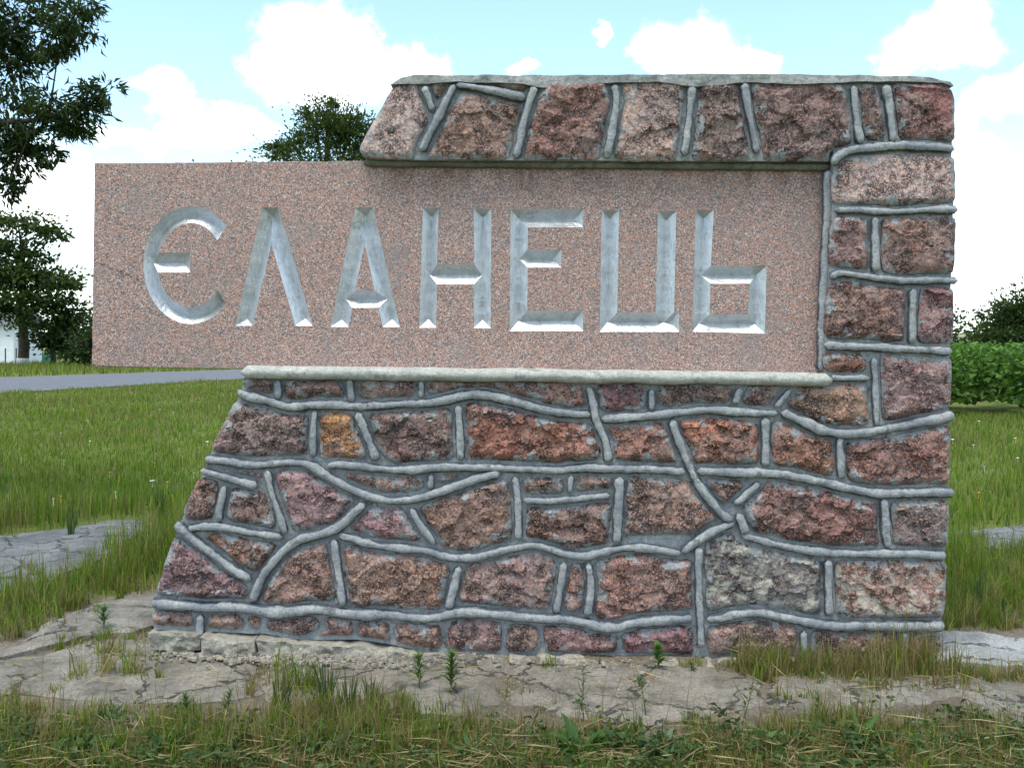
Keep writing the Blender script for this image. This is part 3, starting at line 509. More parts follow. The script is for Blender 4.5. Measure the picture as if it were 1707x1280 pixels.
[[828,1085],[834,1079],[836,1070],[837,1061],[838,1052],[838,1043],[832,1037],[823,1036],[814,1035],[805,1034],[796,1034],[787,1033],[778,1032],[769,1032],[760,1034],[752,1038],[748,1046],[747,1055],[745,1064],[744,1073],[747,1081],[756,1083],[765,1084],[774,1084],[783,1085],[792,1085],[801,1085],[810,1086],[819,1086]],
[[1322,1091],[1328,1085],[1328,1076],[1328,1067],[1329,1058],[1327,1049],[1320,1044],[1312,1042],[1303,1040],[1294,1039],[1285,1037],[1276,1035],[1267,1033],[1258,1033],[1250,1033],[1241,1034],[1232,1035],[1223,1037],[1214,1039],[1205,1041],[1196,1043],[1187,1044],[1181,1049],[1180,1058],[1180,1067],[1180,1076],[1180,1085],[1187,1090],[1196,1090],[1205,1090],[1214,1090],[1223,1090],[1232,1090],[1241,1090],[1250,1091],[1259,1091],[1268,1091],[1277,1092],[1286,1092],[1295,1092],[1304,1092],[1313,1092]],
[[645,1067],[650,1061],[649,1051],[648,1042],[641,1036],[632,1036],[622,1037],[613,1037],[603,1038],[595,1041],[595,1051],[598,1059],[607,1062],[617,1063],[626,1064],[636,1066]],
[[729,1081],[735,1074],[736,1065],[737,1056],[737,1047],[730,1043],[720,1043],[711,1043],[702,1042],[692,1042],[683,1041],[674,1040],[664,1039],[657,1044],[657,1054],[659,1063],[665,1070],[674,1072],[683,1074],[692,1076],[701,1078],[710,1080],[720,1081]],
[[893,1086],[899,1080],[899,1071],[898,1062],[897,1053],[894,1045],[886,1042],[877,1042],[868,1041],[859,1040],[850,1042],[847,1050],[846,1059],[845,1068],[844,1077],[848,1085],[857,1086],[866,1086],[875,1086],[884,1086]],
[[1023,1087],[1029,1081],[1029,1072],[1026,1064],[1018,1059],[1009,1058],[1000,1057],[991,1056],[983,1054],[974,1051],[965,1049],[956,1048],[947,1046],[938,1045],[929,1044],[920,1044],[911,1044],[907,1052],[907,1061],[908,1070],[909,1079],[914,1086],[923,1086],[932,1086],[941,1087],[950,1087],[959,1087],[968,1088],[978,1088],[987,1088],[996,1088],[1005,1088],[1014,1088]],
[[1152,1089],[1158,1083],[1157,1074],[1156,1065],[1156,1056],[1154,1047],[1145,1044],[1136,1044],[1127,1044],[1118,1045],[1109,1045],[1099,1046],[1090,1047],[1081,1048],[1072,1049],[1063,1051],[1054,1052],[1045,1055],[1038,1060],[1037,1069],[1038,1078],[1042,1086],[1051,1088],[1060,1088],[1069,1088],[1078,1088],[1088,1088],[1097,1088],[1106,1089],[1115,1089],[1124,1089],[1134,1090],[1143,1090]],
[[1489,1091],[1495,1085],[1496,1076],[1495,1067],[1493,1058],[1484,1056],[1475,1056],[1466,1056],[1457,1056],[1447,1056],[1438,1056],[1429,1056],[1420,1056],[1411,1056],[1401,1056],[1392,1055],[1383,1054],[1374,1053],[1365,1052],[1356,1052],[1352,1059],[1352,1069],[1352,1078],[1353,1087],[1360,1091],[1369,1092],[1379,1092],[1388,1092],[1397,1092],[1406,1092],[1415,1092],[1425,1092],[1434,1092],[1443,1092],[1452,1092],[1461,1092],[1471,1092],[1480,1092]],
[[1566,1091],[1572,1085],[1573,1076],[1573,1066],[1571,1058],[1562,1056],[1553,1056],[1544,1056],[1535,1056],[1525,1056],[1519,1062],[1518,1071],[1518,1080],[1521,1089],[1529,1091],[1538,1092],[1548,1092],[1557,1092]]]
BEADS = [
(9.5,[[397,650],[405,659],[433,664],[461,673],[486,680],[511,676],[542,673],[574,675],[605,678],[636,675],[667,673],[711,673],[742,667],[771,659],[799,657],[830,662],[861,670],[892,680],[924,687],[955,690],[985,691]]),
(9,[[1002,699],[1039,696],[1080,693],[1117,689],[1149,686],[1171,683],[1209,684],[1249,688],[1296,689]]),
(9.5,[[1302,687],[1327,698],[1359,713],[1387,721],[1415,723],[1452,719],[1484,714],[1515,708],[1546,701],[1571,696],[1590,690]]),
(7,[[463,633],[464,666]]),
(8.5,[[582,631],[588,670]]),
(7,[[703,633],[702,664]]),
(8.5,[[980,644],[988,669],[992,697],[1002,719],[1011,738],[1014,771]]),
(7.5,[[1086,648],[1086,685]]),
(8,[[1234,646],[1224,674]]),
(8,[[1318,649],[1292,680]]),
(9.5,[[342,764],[367,767],[399,772],[424,775],[449,773],[480,770],[505,771],[524,778],[542,791],[558,800],[580,812],[605,823],[636,833],[667,835],[699,830],[730,821],[758,811],[790,799],[815,793],[834,788]]),
(9,[[545,778],[558,773],[589,776],[636,781],[667,784],[699,782],[730,779],[758,778],[805,779],[852,781],[899,782],[930,784],[955,780],[992,780],[1024,781],[1071,781],[1117,784],[1142,786]]),
(9.5,[[1162,785],[1202,786],[1243,788],[1274,787],[1312,791],[1352,799],[1390,808],[1421,816],[1452,821],[1484,822],[1515,821],[1546,819],[1590,821]]),
(7,[[525,683],[522,725],[522,762]]),
(8.5,[[596,687],[611,722],[628,768]]),
(9,[[764,675],[767,725],[768,768]]),
(9,[[1119,700],[1130,731],[1142,762],[1153,788],[1165,811],[1187,839],[1212,863],[1222,867]]),
(8,[[1275,696],[1276,778]]),
(8,[[1399,728],[1402,799]]),
(8.5,[[335,784],[361,791],[399,802],[430,809]]),
(7.5,[[446,783],[450,812],[461,844],[477,889]]),
(8,[[375,809],[366,850],[366,869]]),
(9.5,[[297,869],[300,881],[324,900],[355,922],[386,947],[419,966]]),
(8.5,[[313,881],[336,877],[361,877],[386,881],[417,887],[449,892],[471,895]]),
(9.5,[[608,838],[583,862],[558,883],[527,892],[499,898],[474,916],[452,941],[436,962],[424,994],[422,1003]]),
(9,[[564,891],[589,897],[621,908],[652,912],[683,914],[711,917],[742,927],[774,930],[805,927],[836,917],[867,911],[892,908],[917,914],[946,925],[977,927],[1008,919],[1039,912],[1071,912],[1102,916],[1136,922]]),
(9,[[1136,921],[1159,902],[1187,885],[1223,871]]),
(8,[[1266,803],[1246,821],[1224,841]]),
(8.5,[[1229,855],[1237,874],[1243,891]]),
(9,[[1237,892],[1265,900],[1296,908],[1327,914],[1359,919],[1390,922],[1421,922],[1468,922],[1515,922],[1577,925]]),
(9,[[1472,830],[1479,913]]),
(8,[[685,847],[700,875],[726,908]]),
(8.5,[[858,794],[864,831],[864,900]]),
(9.5,[[1033,794],[1030,850],[1028,906]]),
(8,[[872,833],[914,836],[961,831],[1017,825]]),
(7,[[952,792],[950,822]]),
(7,[[719,789],[717,816]]),
(8.5,[[556,898],[562,938],[569,985],[572,1010]]),
(9,[[766,943],[756,981],[747,1015]]),
(8.5,[[940,937],[933,984],[926,1022]]),
(8.5,[[980,937],[987,975],[978,1027]]),
(8.5,[[1164,911],[1165,975],[1169,1079]]),
(9,[[1380,932],[1382,1027]]),
(10,[[252,1004],[296,1007],[338,1011],[389,1011],[422,1013],[456,1021],[490,1019],[515,1014],[557,1017],[600,1025],[642,1023],[684,1028],[726,1030],[768,1018],[810,1021],[874,1028],[937,1031],[970,1036],[995,1043],[1023,1046],[1056,1038],[1099,1032],[1155,1030]]),
(9.5,[[1178,1031],[1193,1031],[1231,1022],[1264,1019],[1302,1027],[1349,1036],[1387,1042],[1444,1043],[1515,1043],[1574,1043]]),
(9,[[334,1023],[334,1062]]),
(8,[[1340,1050],[1340,1090]]),
(8,[[1507,1052],[1507,1086]]),
(8.5,[[1387,276],[1392,264],[1406,254],[1430,249],[1469,245],[1508,244],[1547,245],[1590,249]]),
(7.5,[[1391,350],[1430,350],[1469,353],[1508,353],[1547,349],[1596,350]]),
(8,[[1383,464],[1395,454],[1430,459],[1469,465],[1508,469],[1547,467],[1596,468]]),
(8,[[1373,575],[1410,577],[1469,579],[1527,583],[1587,585]]),
(8,[[1458,362],[1459,454]]),
(8,[[1522,481],[1519,573]]),
(8,[[1456,597],[1459,658],[1461,710]]),
(7.5,[[1383,630],[1450,630]]),
(9.5,[[758,141],[735,187],[702,253]]),
(8,[[707,144],[716,169],[722,187]]),
(8,[[760,141],[797,147],[835,155],[876,164]]),
(8.5,[[891,144],[876,194],[860,264]]),
(9,[[1024,141],[1029,169],[1019,225],[1010,265]]),
(9,[[1154,143],[1148,198],[1141,260]]),
(8,[[1240,139],[1250,202],[1262,256]]),
(8,[[1422,143],[1426,190],[1434,241]]),
(8,[[1475,141],[1485,194],[1488,238]])]
SIL = {'beam': [[600, 256], [598, 246], [657, 142], [668, 134], [690, 133], [1570, 138], [1588, 148], [1593, 170], [1592, 246], [1390, 250], [1386, 268], [700, 266], [610, 262]], 'pier': [[1388, 252], [1592, 250], [1594, 350], [1591, 470], [1588, 600], [1586, 640], [1376, 640], [1372, 600], [1380, 480], [1386, 350]], 'body': [[402, 630], [398, 655], [342, 766], [335, 785], [297, 870], [254, 1000], [252, 1050], [345, 1054], [440, 1058], [500, 1068], [590, 1067], [650, 1076], [720, 1090], [900, 1096], [1572, 1098], [1574, 1040], [1580, 930], [1583, 830], [1586, 700], [1587, 639], [1383, 640]]}

# ------------------------------------------------------------------ large structure: ground, apron, road, hill
def axis(lo, hi, step, far_lo, far_hi, grow=1.28):
    a = list(np.arange(lo, hi+1e-6, step)); s = step
    while a[-1] < far_hi: s *= grow; a.append(a[-1]+s)
    s = step
    while a[0] > far_lo: s *= grow; a.insert(0, a[0]-s)
    return np.array(a)
ROADN = (np.array(G(0, 657)[:2]), np.array(G(400, 633)[:2])); ROADF = (np.array(G(0, 630)[:2]), np.array(G(400, 616.5)[:2]))
def road_side(xy, line):
    a, b = line; d = b-a
    return d[0]*(xy[:,1]-a[1])-d[1]*(xy[:,0]-a[0])          # >0: to the left of the edge
def on_road(xy): return (road_side(xy, ROADN) > 0) & (road_side(xy, ROADF) < 0)
PAVE = {  # outlines on the ground, photo pixels; (polygon, material, top, name)
 'a': ([(0,1092),(70,1042),(170,1005),(250,984),(300,984),(300,1032),(235,1046),(150,1058),(60,1083)], 'concrete', .012),
 'b': ([(-60,1100),(60,1089),(150,1066),(250,1060),(330,1076),(425,1092),(432,1160),(250,1172),(120,1160),(-60,1150)], 'concrete', .006),
 'c': ([(437,1080),(640,1080),(845,1085),(838,1172),(700,1190),(560,1180),(440,1168)], 'concrete', .008),
 'd': ([(850,1090),(1060,1100),(1262,1120),(1275,1168),(1090,1205),(930,1195),(845,1172)], 'concrete', .004),
 'e': ([(1282,1112),(1480,1112),(1590,1120),(1720,1130),(1790,1175),(1710,1225),(1480,1200),(1290,1180)], 'concrete', .003),
 'f': ([(1555,1060),(1640,1052),(1720,1066),(1770,1112),(1650,1112),(1555,1106)], 'pale', .022),
 'g': ([(-90,905),(20,893),(110,884),(190,868),(236,868),(242,886),(190,925),(100,962),(0,985),(-100,992)], 'asphalt', .022),
 'h': ([(1600,890),(1700,878),(1800,886),(1800,918),(1650,914)], 'asphalt', .018),
}
GP = {k: np.array([G(a, b)[:2] for a, b in v[0]]) for k, v in PAVE.items()}
gx = axis(-5.2, 5.2, .06, -2600, 2600); gy = axis(-2.4, 6.0, .06, -400, 4200)
XX, YY = np.meshgrid(gx, gy); gv = np.c_[XX.ravel(), YY.ravel(), np.zeros(XX.size)]
near = np.exp(-((np.abs(gv[:,0])/9)**4+(np.abs(gv[:,1])/9)**4))
gv[:,2] = (fbm(gv, 1.3, 3, .5, 3)*.022+fbm(gv, 9, 3, .5, 5)*.008-.012)*near
green = np.clip((gv[:,1]-.6)/1.2, 0, 1)
for k in GP:
    dd = dist_poly(gv[:,:2], GP[k]); green = np.where(inside(gv[:,:2], GP[k]) | (dd < .10), 0, green)
band = np.clip((-.95-gv[:,1])/.3, 0, 1); green = np.maximum(green, band*.55)
nx, ny = len(gx), len(gy); ii = np.arange((ny-1)*(nx-1)); r_, c_ = ii//(nx-1), ii % (nx-1); q = r_*nx+c_
tag(mesh('ground', gv, np.stack([q, q+1, q+nx+1, q+nx], 1), M['ground'], None, True, {'green': green}), 'trodden earth and turf round the stone sign', kind='structure')

apron = bpy.data.objects.new('pavement', None); C.objects.link(apron); tag(apron, 'broken concrete and asphalt apron round the stone sign', kind='structure')
for n_, (k, (pp, mt, top)) in enumerate(PAVE.items()):
    poly = resample(GP[k], .045, True); p3 = np.c_[poly, np.zeros(len(poly))]
    poly = poly+np.c_[fbm(p3, 5, 4, .65, 40+n_), fbm(p3, 5, 4, .65, 60+n_)]*.075
    if np.sum(poly[:,0]*np.roll(poly[:,1],-1)-np.roll(poly[:,0],-1)*poly[:,1]) < 0: poly = poly[::-1]
    v, f, ring = fill(poly, .045); n = len(ring); de = dist_poly(v, poly)
    p3 = np.c_[v, np.zeros(len(v))]
    z = top+fbm(p3, 2.2, 4, .55, 80+n_)*.010+fbm(p3, 14, 3, .6, 90+n_)*.004-.014*np.clip(1-de/.05, 0, 1)**2
    V = np.c_[v, z].tolist(); Fc = f.tolist(); b0 = len(V)
    V += [(v[i,0], v[i,1], -.07) for i in ring]
    Fc += [[ring[(j+1) % n], ring[j], b0+j, b0+(j+1) % n] for j in range(n)]
    mesh('asphalt_slab' if mt == 'asphalt' else 'concrete_slab', V, Fc, M[mt], apron, False)

u = (ROADN[1]-ROADN[0]); u /= np.linalg.norm(u)
rd = []
for s in np.linspace(-60, 420, 49):
    a = ROADN[0]+u*s; b = ROADF[0]+(ROADF[1]-ROADF[0])/np.linalg.norm(ROADF[1]-ROADF[0])*s
    for tt in np.linspace(0, 1, 5): p = a*(1-tt)+b*tt; rd.append((p[0], p[1], .03+.05*math.sin(tt*PI)))
fc = [[i*5+j, i*5+j+1, i*5+j+6, i*5+j+5] for i in range(48) for j in range(4)]
tag(mesh('road', rd, [f[::-1] for f in fc], M['road'], None, True), 'grey asphalt road beyond the meadow', kind='structure')

hx = np.linspace(-900, 900, 121); hy = np.linspace(420, 1200, 14); hv = []
for j, y in enumerate(hy):
    prof = math.sin(PI*min(1, j/9))
    for x in hx: hv.append((x, y, -1+prof*(12+8*math.sin(x*.006+1)+5*math.sin(x*.017))))
hf = [[j*121+i, j*121+i+1, j*121+i+122, j*121+i+121] for j in range(13) for i in range(120)]
m_hill = mat_flat('far_fields', (.10,.13,.06), (.26,.25,.12), .02, .95, 0, .01, (1,.25,1))
tag(mesh('hill', hv, hf, m_hill, None, True), 'low far hills with fields', kind='structure')

# ------------------------------------------------------------------ the sign
SY = .09                                                      # the slab sits this far behind the masonry face
BACK = .46
sign = empty('town_sign', (0, 0, 0), 'stone masonry town sign with silver carved letters on a pink granite slab', 'town sign')
def shrink(poly, d):
    p = np.array(poly, float); c = p.mean(0); return (c+(p-c)*(1-d)).tolist()
inset = lambda pts, e: [(x+(e if x < 1000 else -e), y) for x, y in pts]
def bed(name, key, seed):
    p = np.array(SIL[key], float)
    prism(name, inset(p, 3), .017, BACK-.02, M['bed'], sign, .022, .012, seed)
bed('mortar_bed', 'beam', 1); bed('mortar_bed', 'body', 3)
pr = [(1391,246),(1589,243),(1591,350),(1588,470),(1585,600),(1583,648),(1379,648),(1375,600),(1383,480),(1389,350)]
prism('mortar_bed', pr, .016, BACK-.02, M['bed'], sign, .022, .012, 5)

# stones: colour by look. (rgb base, lichen)
BASE = (.225,.125,.098)
LOOK = {0:((.40,.28,.245),0,.0035), 10:((.42,.285,.25),0,.003), 4:((.38,.24,.19),.15,.010), 9:((.24,.135,.10),0,.012), 3:((.24,.115,.09),.1,.015), 5:((.19,.12,.105),.2,.015),
 6:((.20,.115,.10),.1,.014), 7:((.17,.10,.085),0,.012), 8:((.23,.085,.075),0,.014), 11:((.24,.13,.115),.2,.014), 12:((.24,.125,.10),.2,.014), 13:((.23,.115,.09),.1,.016), 14:((.24,.11,.115),.1,.012),
 15:((.24,.09,.045),0,.012), 16:((.235,.135,.13),.2,.012), 23:((.27,.15,.09),.1,.012), 21:((.16,.07,.08),0,.010), 20:((.27,.13,.095),.15,.008),
 25:((.20,.125,.115),.15,.017), 26:((.27,.095,.055),.0,.019), 27:((.19,.10,.082),.1,.015), 28:((.40,.165,.030),0,.008), 29:((.38,.135,.065),.0,.016), 30:((.29,.125,.075),.15,.015), 31:((.26,.105,.072),.0,.015), 32:((.27,.115,.08),.1,.015),
 33:((.24,.15,.14),.1,.006), 34:((.27,.14,.145),0,.014), 35:((.28,.155,.12),.2,.008), 38:((.25,.135,.095),.0,.013), 40:((.27,.155,.115),.05,.013), 43:((.23,.105,.085),.1,.018), 44:((.19,.11,.09),0,.012), 45:((.22,.155,.14),.45,.012),
 46:((.20,.105,.082),.1,.014), 47:((.25,.12,.135),.1,.012), 48:((.15,.135,.125),.75,.010), 49:((.26,.115,.065),.4,.010), 50:((.205,.105,.115),.0,.020), 51:((.26,.14,.105),.1,.012), 52:((.30,.16,.105),.05,.012), 53:((.26,.145,.125),.0,.010), 54:((.29,.14,.105),.2,.012),
 55:((.30,.155,.11),.8,.010), 63:((.29,.165,.125),.1,.010), 68:((.22,.10,.105),.0,.012), 69:((.26,.15,.115),.3,.010)}
SHAPE = np.array(SIL['body']+SIL['beam']+SIL['pier'], float)
sil_polys = [np.array(SIL[k], float) for k in ('beam', 'pier', 'body')]
for i, st in enumerate(STONES):
    pp = np.array(st, float)
    rgb, lich, amp = LOOK.get(i, (tuple(np.array(BASE)*rng.uniform(.85, 1.2)*np.array([1, rng.uniform(.9,1.1), rng.uniform(.9,1.15)])), rng.uniform(0,.25), .012))
    edge = (pp[:,0].max() > 1578) or (i in (0,17,25,33,41,50,57) ) or i in (1,2)
    w0 = np.array([P(a, b)[0::2] for a, b in pp]); w0 = resample(w0, .012, True)
    p3 = np.c_[w0[:,0], np.zeros(len(w0)), w0[:,1]]
    w0 = w0+np.c_[fbm(p3, 17, 4, .6, 7+i), fbm(p3, 17, 4, .6, 107+i)]*(.004 if edge else .010 if len(pp) > 22 else .005)
    if np.sum(w0[:,0]*np.roll(w0[:,1],-1)-np.roll(w0[:,0],-1)*w0[:,1]) < 0: w0 = w0[::-1]
    v, f, ring = fill(w0, .0125); n = len(ring)
    de = dist_poly(v, w0); p3 = np.c_[v[:,0], np.full(len(v), i*3.7), v[:,1]]
    # rough-hewn face: broad tilted facets, then chisel-broken relief
    tilt = rng.uniform(-.018, .018, 2); c = v.mean(0)
    # split faces: nearest-seed tilted planes give sharp breaks between flat-ish spalls
    ns = max(3, int(np.prod(np.ptp(v, 0))/.0075)); sd_ = rng.uniform(v.min(0), v.max(0), (ns, 2)); gr_ = rng.normal(0, .16, (ns, 2)); of_ = rng.normal(0, .45, ns)
    wv_ = v+np.c_[fbm(p3, 16, 3, .6, 61), fbm(p3, 16, 3, .6, 67)]*.03
    d2 = np.linalg.norm((wv_[:,None,:]-sd_[None])*np.array([.8, 1.2]), axis=2); k1 = d2.argmin(1)
    facet = of_[k1]*amp+np.einsum('ij,ij->i', wv_-sd_[k1], gr_[k1])*min(1, amp/.014)
    h = ((v-c)@tilt)+np.clip(facet, -.015, .015)+amp*(.6*fbm(p3, 5, 2, .5, 11)+.36*fbm(p3, 14, 3, .55, 23, True)+.5*fbm(p3, 38, 3, .65, 31))
    pr_ = .016+amp*.55
    rim = np.clip(de/(.030+amp), 0, 1); rim = rim*(2-rim)
    y = -(-.006+(pr_+h)*rim)
    # distance used by the mortar smear; on silhouette sides the stone is bare
    vv = np.c_[v[:,0], y, v[:,1]]; V = vv.tolist(); Fc = f.tolist(); ed = list(de)
    prev = ring
    depths = np.linspace(.035, BACK-.005, 8) if edge else [.04]
    for yy in depths:
        cur = []; q3 = np.array([(v[k,0], yy+i, v[k,1]) for k in ring]); nz = fbm(q3, 11, 3, .6, 51)*(.012 if edge else 0)
        cc = v[ring].mean(0)
        for k, z_ in zip(ring, nz):
            dv = v[k]-cc; dv = dv/(np.linalg.norm(dv)+1e-9)
            V.append((v[k,0]+dv[0]*min(z_, .004), yy, v[k,1]+dv[1]*min(z_, .004))); cur.append(len(V)-1); ed.append(.03)
        for a in range(n):
            b = (a+1) % n; Fc.append([prev[b], prev[a], cur[a], cur[b]])
        prev = cur
    if edge: Fc.append(prev)
    if edge:
        # no mortar smear where the stone meets the open silhouette
        vpx = np.c_[CX+v[:,0]*F/DIST, HZ-(v[:,1]-EYE)*F/DIST]
        ds = np.minimum.reduce([np.where(inside(vpx, s), dist_poly(vpx, s), 99) for s in sil_polys]) if False else None
    o = mesh('stone', V, Fc, M['rough'], sign, False, {'edge': np.array(ed)+(.012 if i >= 57 else 0)})
    g_ = sum(rgb)/3; rgb = [min(.6, (c_*.72+g_*.28)*1.18) for c_ in rgb]
    o.color = (*rgb, lich)

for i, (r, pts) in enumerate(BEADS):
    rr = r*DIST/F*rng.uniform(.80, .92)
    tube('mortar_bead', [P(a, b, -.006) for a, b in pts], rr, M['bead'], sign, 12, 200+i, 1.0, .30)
# long sill under the slab, the strip over it, and the bead down the pier's inner corner
def bar(name, a, b, ry, rz, y, mat, seed, yb, noise=.1):
    """half-round sill: a rounded nose in front, carried back under the slab"""
    A, B_ = np.array(P(*a, y)), np.array(P(*b, y)); n = 90; prof = []
    for k in range(11):
        t = PI/2-PI*k/10; prof.append((-math.cos(t)*ry, math.sin(t)*rz))
    prof = [(yb-y, rz*1.0)]+prof+[(yb-y, -rz*1.0)]; V = []
    for i in range(n):
        t = i/(n-1); p = A*(1-t)+B_*t; e = min(t, 1-t)*np.linalg.norm(B_-A); cp = math.sqrt(max(.06, 1-(1-min(1, e/.03))**2))
        for dy_, dz_ in prof: V.append((p[0], p[1]+(dy_*cp if dy_ < 0 else dy_), p[2]+dz_*(cp if dy_ < .01 else 1)))
    V = np.array(V); k = len(prof); w1 = fbm(V, 5, 3, .55, seed)*rz*noise*1.6; w2 = fbm(V, 38, 3, .6, seed+4)*rz*noise
    V[:,2] += w1+w2; V[:,1] += np.where(V[:,1] < yb-.01, w2*1.3, 0)
    Fc = [[i*k+j, (i+1)*k+j, (i+1)*k+j+1, i*k+j+1] for i in range(n-1) for j in range(k-1)]
    Fc += [list(range(k)), [(n-1)*k+j for j in range(k)][::-1]]
    return mesh(name, V, [f[::-1] for f in Fc], mat, sign, True)
bar('concrete_sill', (402,620), (1387,633), .045, .034, -.012, M['ledge'], 301, .42, .12)
bar('mortar_strip', (606,271), (1386,278), .018, .020, .068, M['joint'], 302, .12, .16)
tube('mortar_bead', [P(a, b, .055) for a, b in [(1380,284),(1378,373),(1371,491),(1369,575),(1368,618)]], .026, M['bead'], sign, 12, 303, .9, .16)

cap = [(652,143),(668,132),(692,127),(850,128),(1000,127),(1250,125),(1450,128),(1550,132),(1582,139),(1588,146),(1570,140),(1480,138),(1400,139),(1330,143),(1250,138),(1160,147),(1090,138),(1000,140),(905,149),(860,141),(760,138),(692,142)]
prism('concrete_cap', cap, -.024, BACK+.01, M['cap'], sign, .012, .012, 21, True, .006)

# the slab: bush-hammered front with the letters cut through it as V grooves
LET = {}
def letter(name, outlines, spines, mitres): LET[name] = (outlines, spines, mitres)
ell = lambda a, rx, ry: (318+rx*math.cos(a), 442-ry*math.sin(a))
outer = [ell(a, 79, 98) for a in np.linspace(math.radians(41.5), math.radians(318.5), 44)]
i_top = [ell(a, 55, 70) for a in np.linspace(math.radians(36), math.radians(162.5), 20)]
i_bot = [ell(a, 55, 70) for a in np.linspace(math.radians(189.9), math.radians(324), 21)]
sp_a = [ell(a, 67, 84) for a in np.linspace(math.radians(46), math.radians(176.9), 24)]
sp_b = [ell(a, 67, 84) for a in np.linspace(math.radians(176.9), math.radians(314), 25)]
bar_ = [(317,421),(317,454)]
ring_ = outer+i_bot[::-1]+[bar_[1], bar_[0]]+i_top[::-1]
letter('E1', [ring_], [sp_a+sp_b[1:], [sp_a[-1], (303,437.5)]],
       [(sp_a[0], outer[0]), (sp_a[0], i_top[0]), (sp_b[-1], outer[-1]), (sp_b[-1], i_bot[-1]), (sp_a[-1], i_top[-1]), (sp_a[-1], i_bot[0]), ((303,437.5), bar_[0]), ((303,437.5), bar_[1])])
T = (451,358.5); l, r = (408,531), (506,531)
letter('L', [[(437,346),(465,346),(521,543),(492.5,543),(452.5,407),(421,543),(392.5,543)]], [[T, l], [T, r]],
       [(T,(437,346)),(T,(465,346)),(T,(452.5,407)),(l,(392.5,543)),(l,(421,543)),(r,(492.5,543)),(r,(521,543))])
T = (607,358.5); j1, j2, l, r = (574,498.5), (643.5,498.5), (567,532), (652,532)
letter('A', [[(592,346),(622,346),(667,545),(638,545),(631,513),(587,513),(581,545),(551,545)], [(608,406),(624.5,484),(592,484)]], [[T, j1, l], [T, j2, r], [j1, j2]],
       [(T,(592,346)),(T,(622,346)),(T,(608,406)),(j1,(592,484)),(j1,(587,513)),(j2,(624.5,484)),(j2,(631,513)),(l,(551,545)),(l,(581,545)),(r,(638,545)),(r,(667,545))])
t1, t2, b1, b2, j1, j2 = (718,360), (804.5,361), (713,532), (804,533), (715,457.5), (804,457.5)
letter('N', [[(705,347),(731,347),(728.5,441),(790,441),(790,348),(819,348),(818,547),(790,547),(790,474),(728,474),(727,546),(699,546)]], [[t1, j1, b1], [t2, j2, b2], [j1, j2]],
       [(t1,(705,347)),(t1,(731,347)),(t2,(790,348)),(t2,(819,348)),(b1,(699,546)),(b1,(727,546)),(b2,(790,547)),(b2,(818,547)),(j1,(728.5,441)),(j1,(728,474)),(j2,(790,441)),(j2,(790,474))])
a, b, c, d, e, f_ = (866,364), (959,364), (865,431), (922,431), (864.5,535), (957,535)
letter('E2', [[(851,349),(973,349),(972,379),(880,379),(880,416),(936,416),(935,446),(879.5,446),(879,518),(972,518),(972,552),(850,552)]], [[b, a, c, e, f_], [c, d]],
       [(a,(851,349)),(a,(880,379)),(b,(973,349)),(b,(972,379)),(c,(880,416)),(c,(879.5,446)),(d,(936,416)),(d,(935,446)),(e,(850,552)),(e,(879,518)),(f_,(972,518)),(f_,(972,552))])
a, b, c, d, e = (1017.5,363), (1014.5,537), (1108,537), (1112,366), (1119,537)
letter('TS', [[(1003,350),(1032,350),(1029,521),(1093,521),(1097,352),(1127,352),(1124,520),(1132,520),(1132,553),(1000,553)]], [[a, b, c, e], [c, d]],
       [(a,(1003,350)),(a,(1032,350)),(b,(1029,521)),(b,(1000,553)),(c,(1093,521)),(c,(1124,520)),(d,(1097,352)),(d,(1127,352)),(e,(1132,520)),(e,(1132,553))])
a, b, c, d, e = (1175,363), (1171,458), (1263.5,458), (1261,540), (1168.5,539)
letter('SOFT', [[(1160,350),(1190,350),(1185,443),(1278,443),(1275,556),(1154,553)], [(1184,473),(1250,473),(1247,524),(1183,524)]], [[a, b, c, d, e, b]],
       [(a,(1160,350)),(a,(1190,350)),(b,(1185,443)),(b,(1184,473)),(c,(1278,443)),(c,(1250,473)),(d,(1275,556)),(d,(1247,524)),(e,(1154,553)),(e,(1183,524))])
S2 = lambda p: np.array(P(p[0], p[1], SY))[[0,2]]
frame_px = [(157,272),(1400,262),(1400,632),(152,611)]
frame = resample(np.array([S2(p) for p in frame_px]), .02, True)
_p3 = np.c_[frame[:,0], np.zeros(len(frame)), frame[:,1]]; _t = np.roll(frame, -1, 0)-np.roll(frame, 1, 0); _n = np.c_[_t[:,1], -_t[:,0]]; _n /= np.linalg.norm(_n, axis=1)[:,None]
if np.sum(_n*(np.mean(frame, 0)-frame)) < 0: _n = -_n
frame = frame+_n*(fbm(_p3, 12, 4, .6, 404)*.0035)[:,None]
front_ring = frame+_n*(.005+np.clip(fbm(_p3, 20, 4, .65, 405)-.12, 0, 1)*.045)[:,None]
NF = len(frame); front_ring = list(front_ring)
pts, edges = [], []
def loop(lst):
    i0 = len(pts); pts.extend(lst); edges.extend((i0+k, i0+(k+1) % len(lst)) for k in range(len(lst)))
loop(front_ring)
for o_, _, _ in LET.values():
    for lp in o_: loop([S2(p) for p in lp])
v, fc, ov = cdt(pts, edges); fc = np.array(fc); cc = v[fc].mean(1)
hole = np.zeros(len(fc), bool)
for o_, _, _ in LET.values():
    q = np.zeros(len(fc), bool)
    for lp in o_: q ^= inside(cc, np.array([S2(p) for p in lp]))
    hole |= q
def ccw_front(V, Fc):
    """turn faces so that their normals look towards -y"""
    out = []
    for f in Fc:
        a, b, c = (np.array(V[k]) for k in f[:3]); n = np.cross(b-a, c-a)
        out.append(list(f) if n[1] <= 0 else list(f)[::-1])
    return out
V = np.c_[v[:,0], np.full(len(v), SY), v[:,1]].tolist(); Fc = ccw_front(V, fc[~hole].tolist())
b0 = len(V)
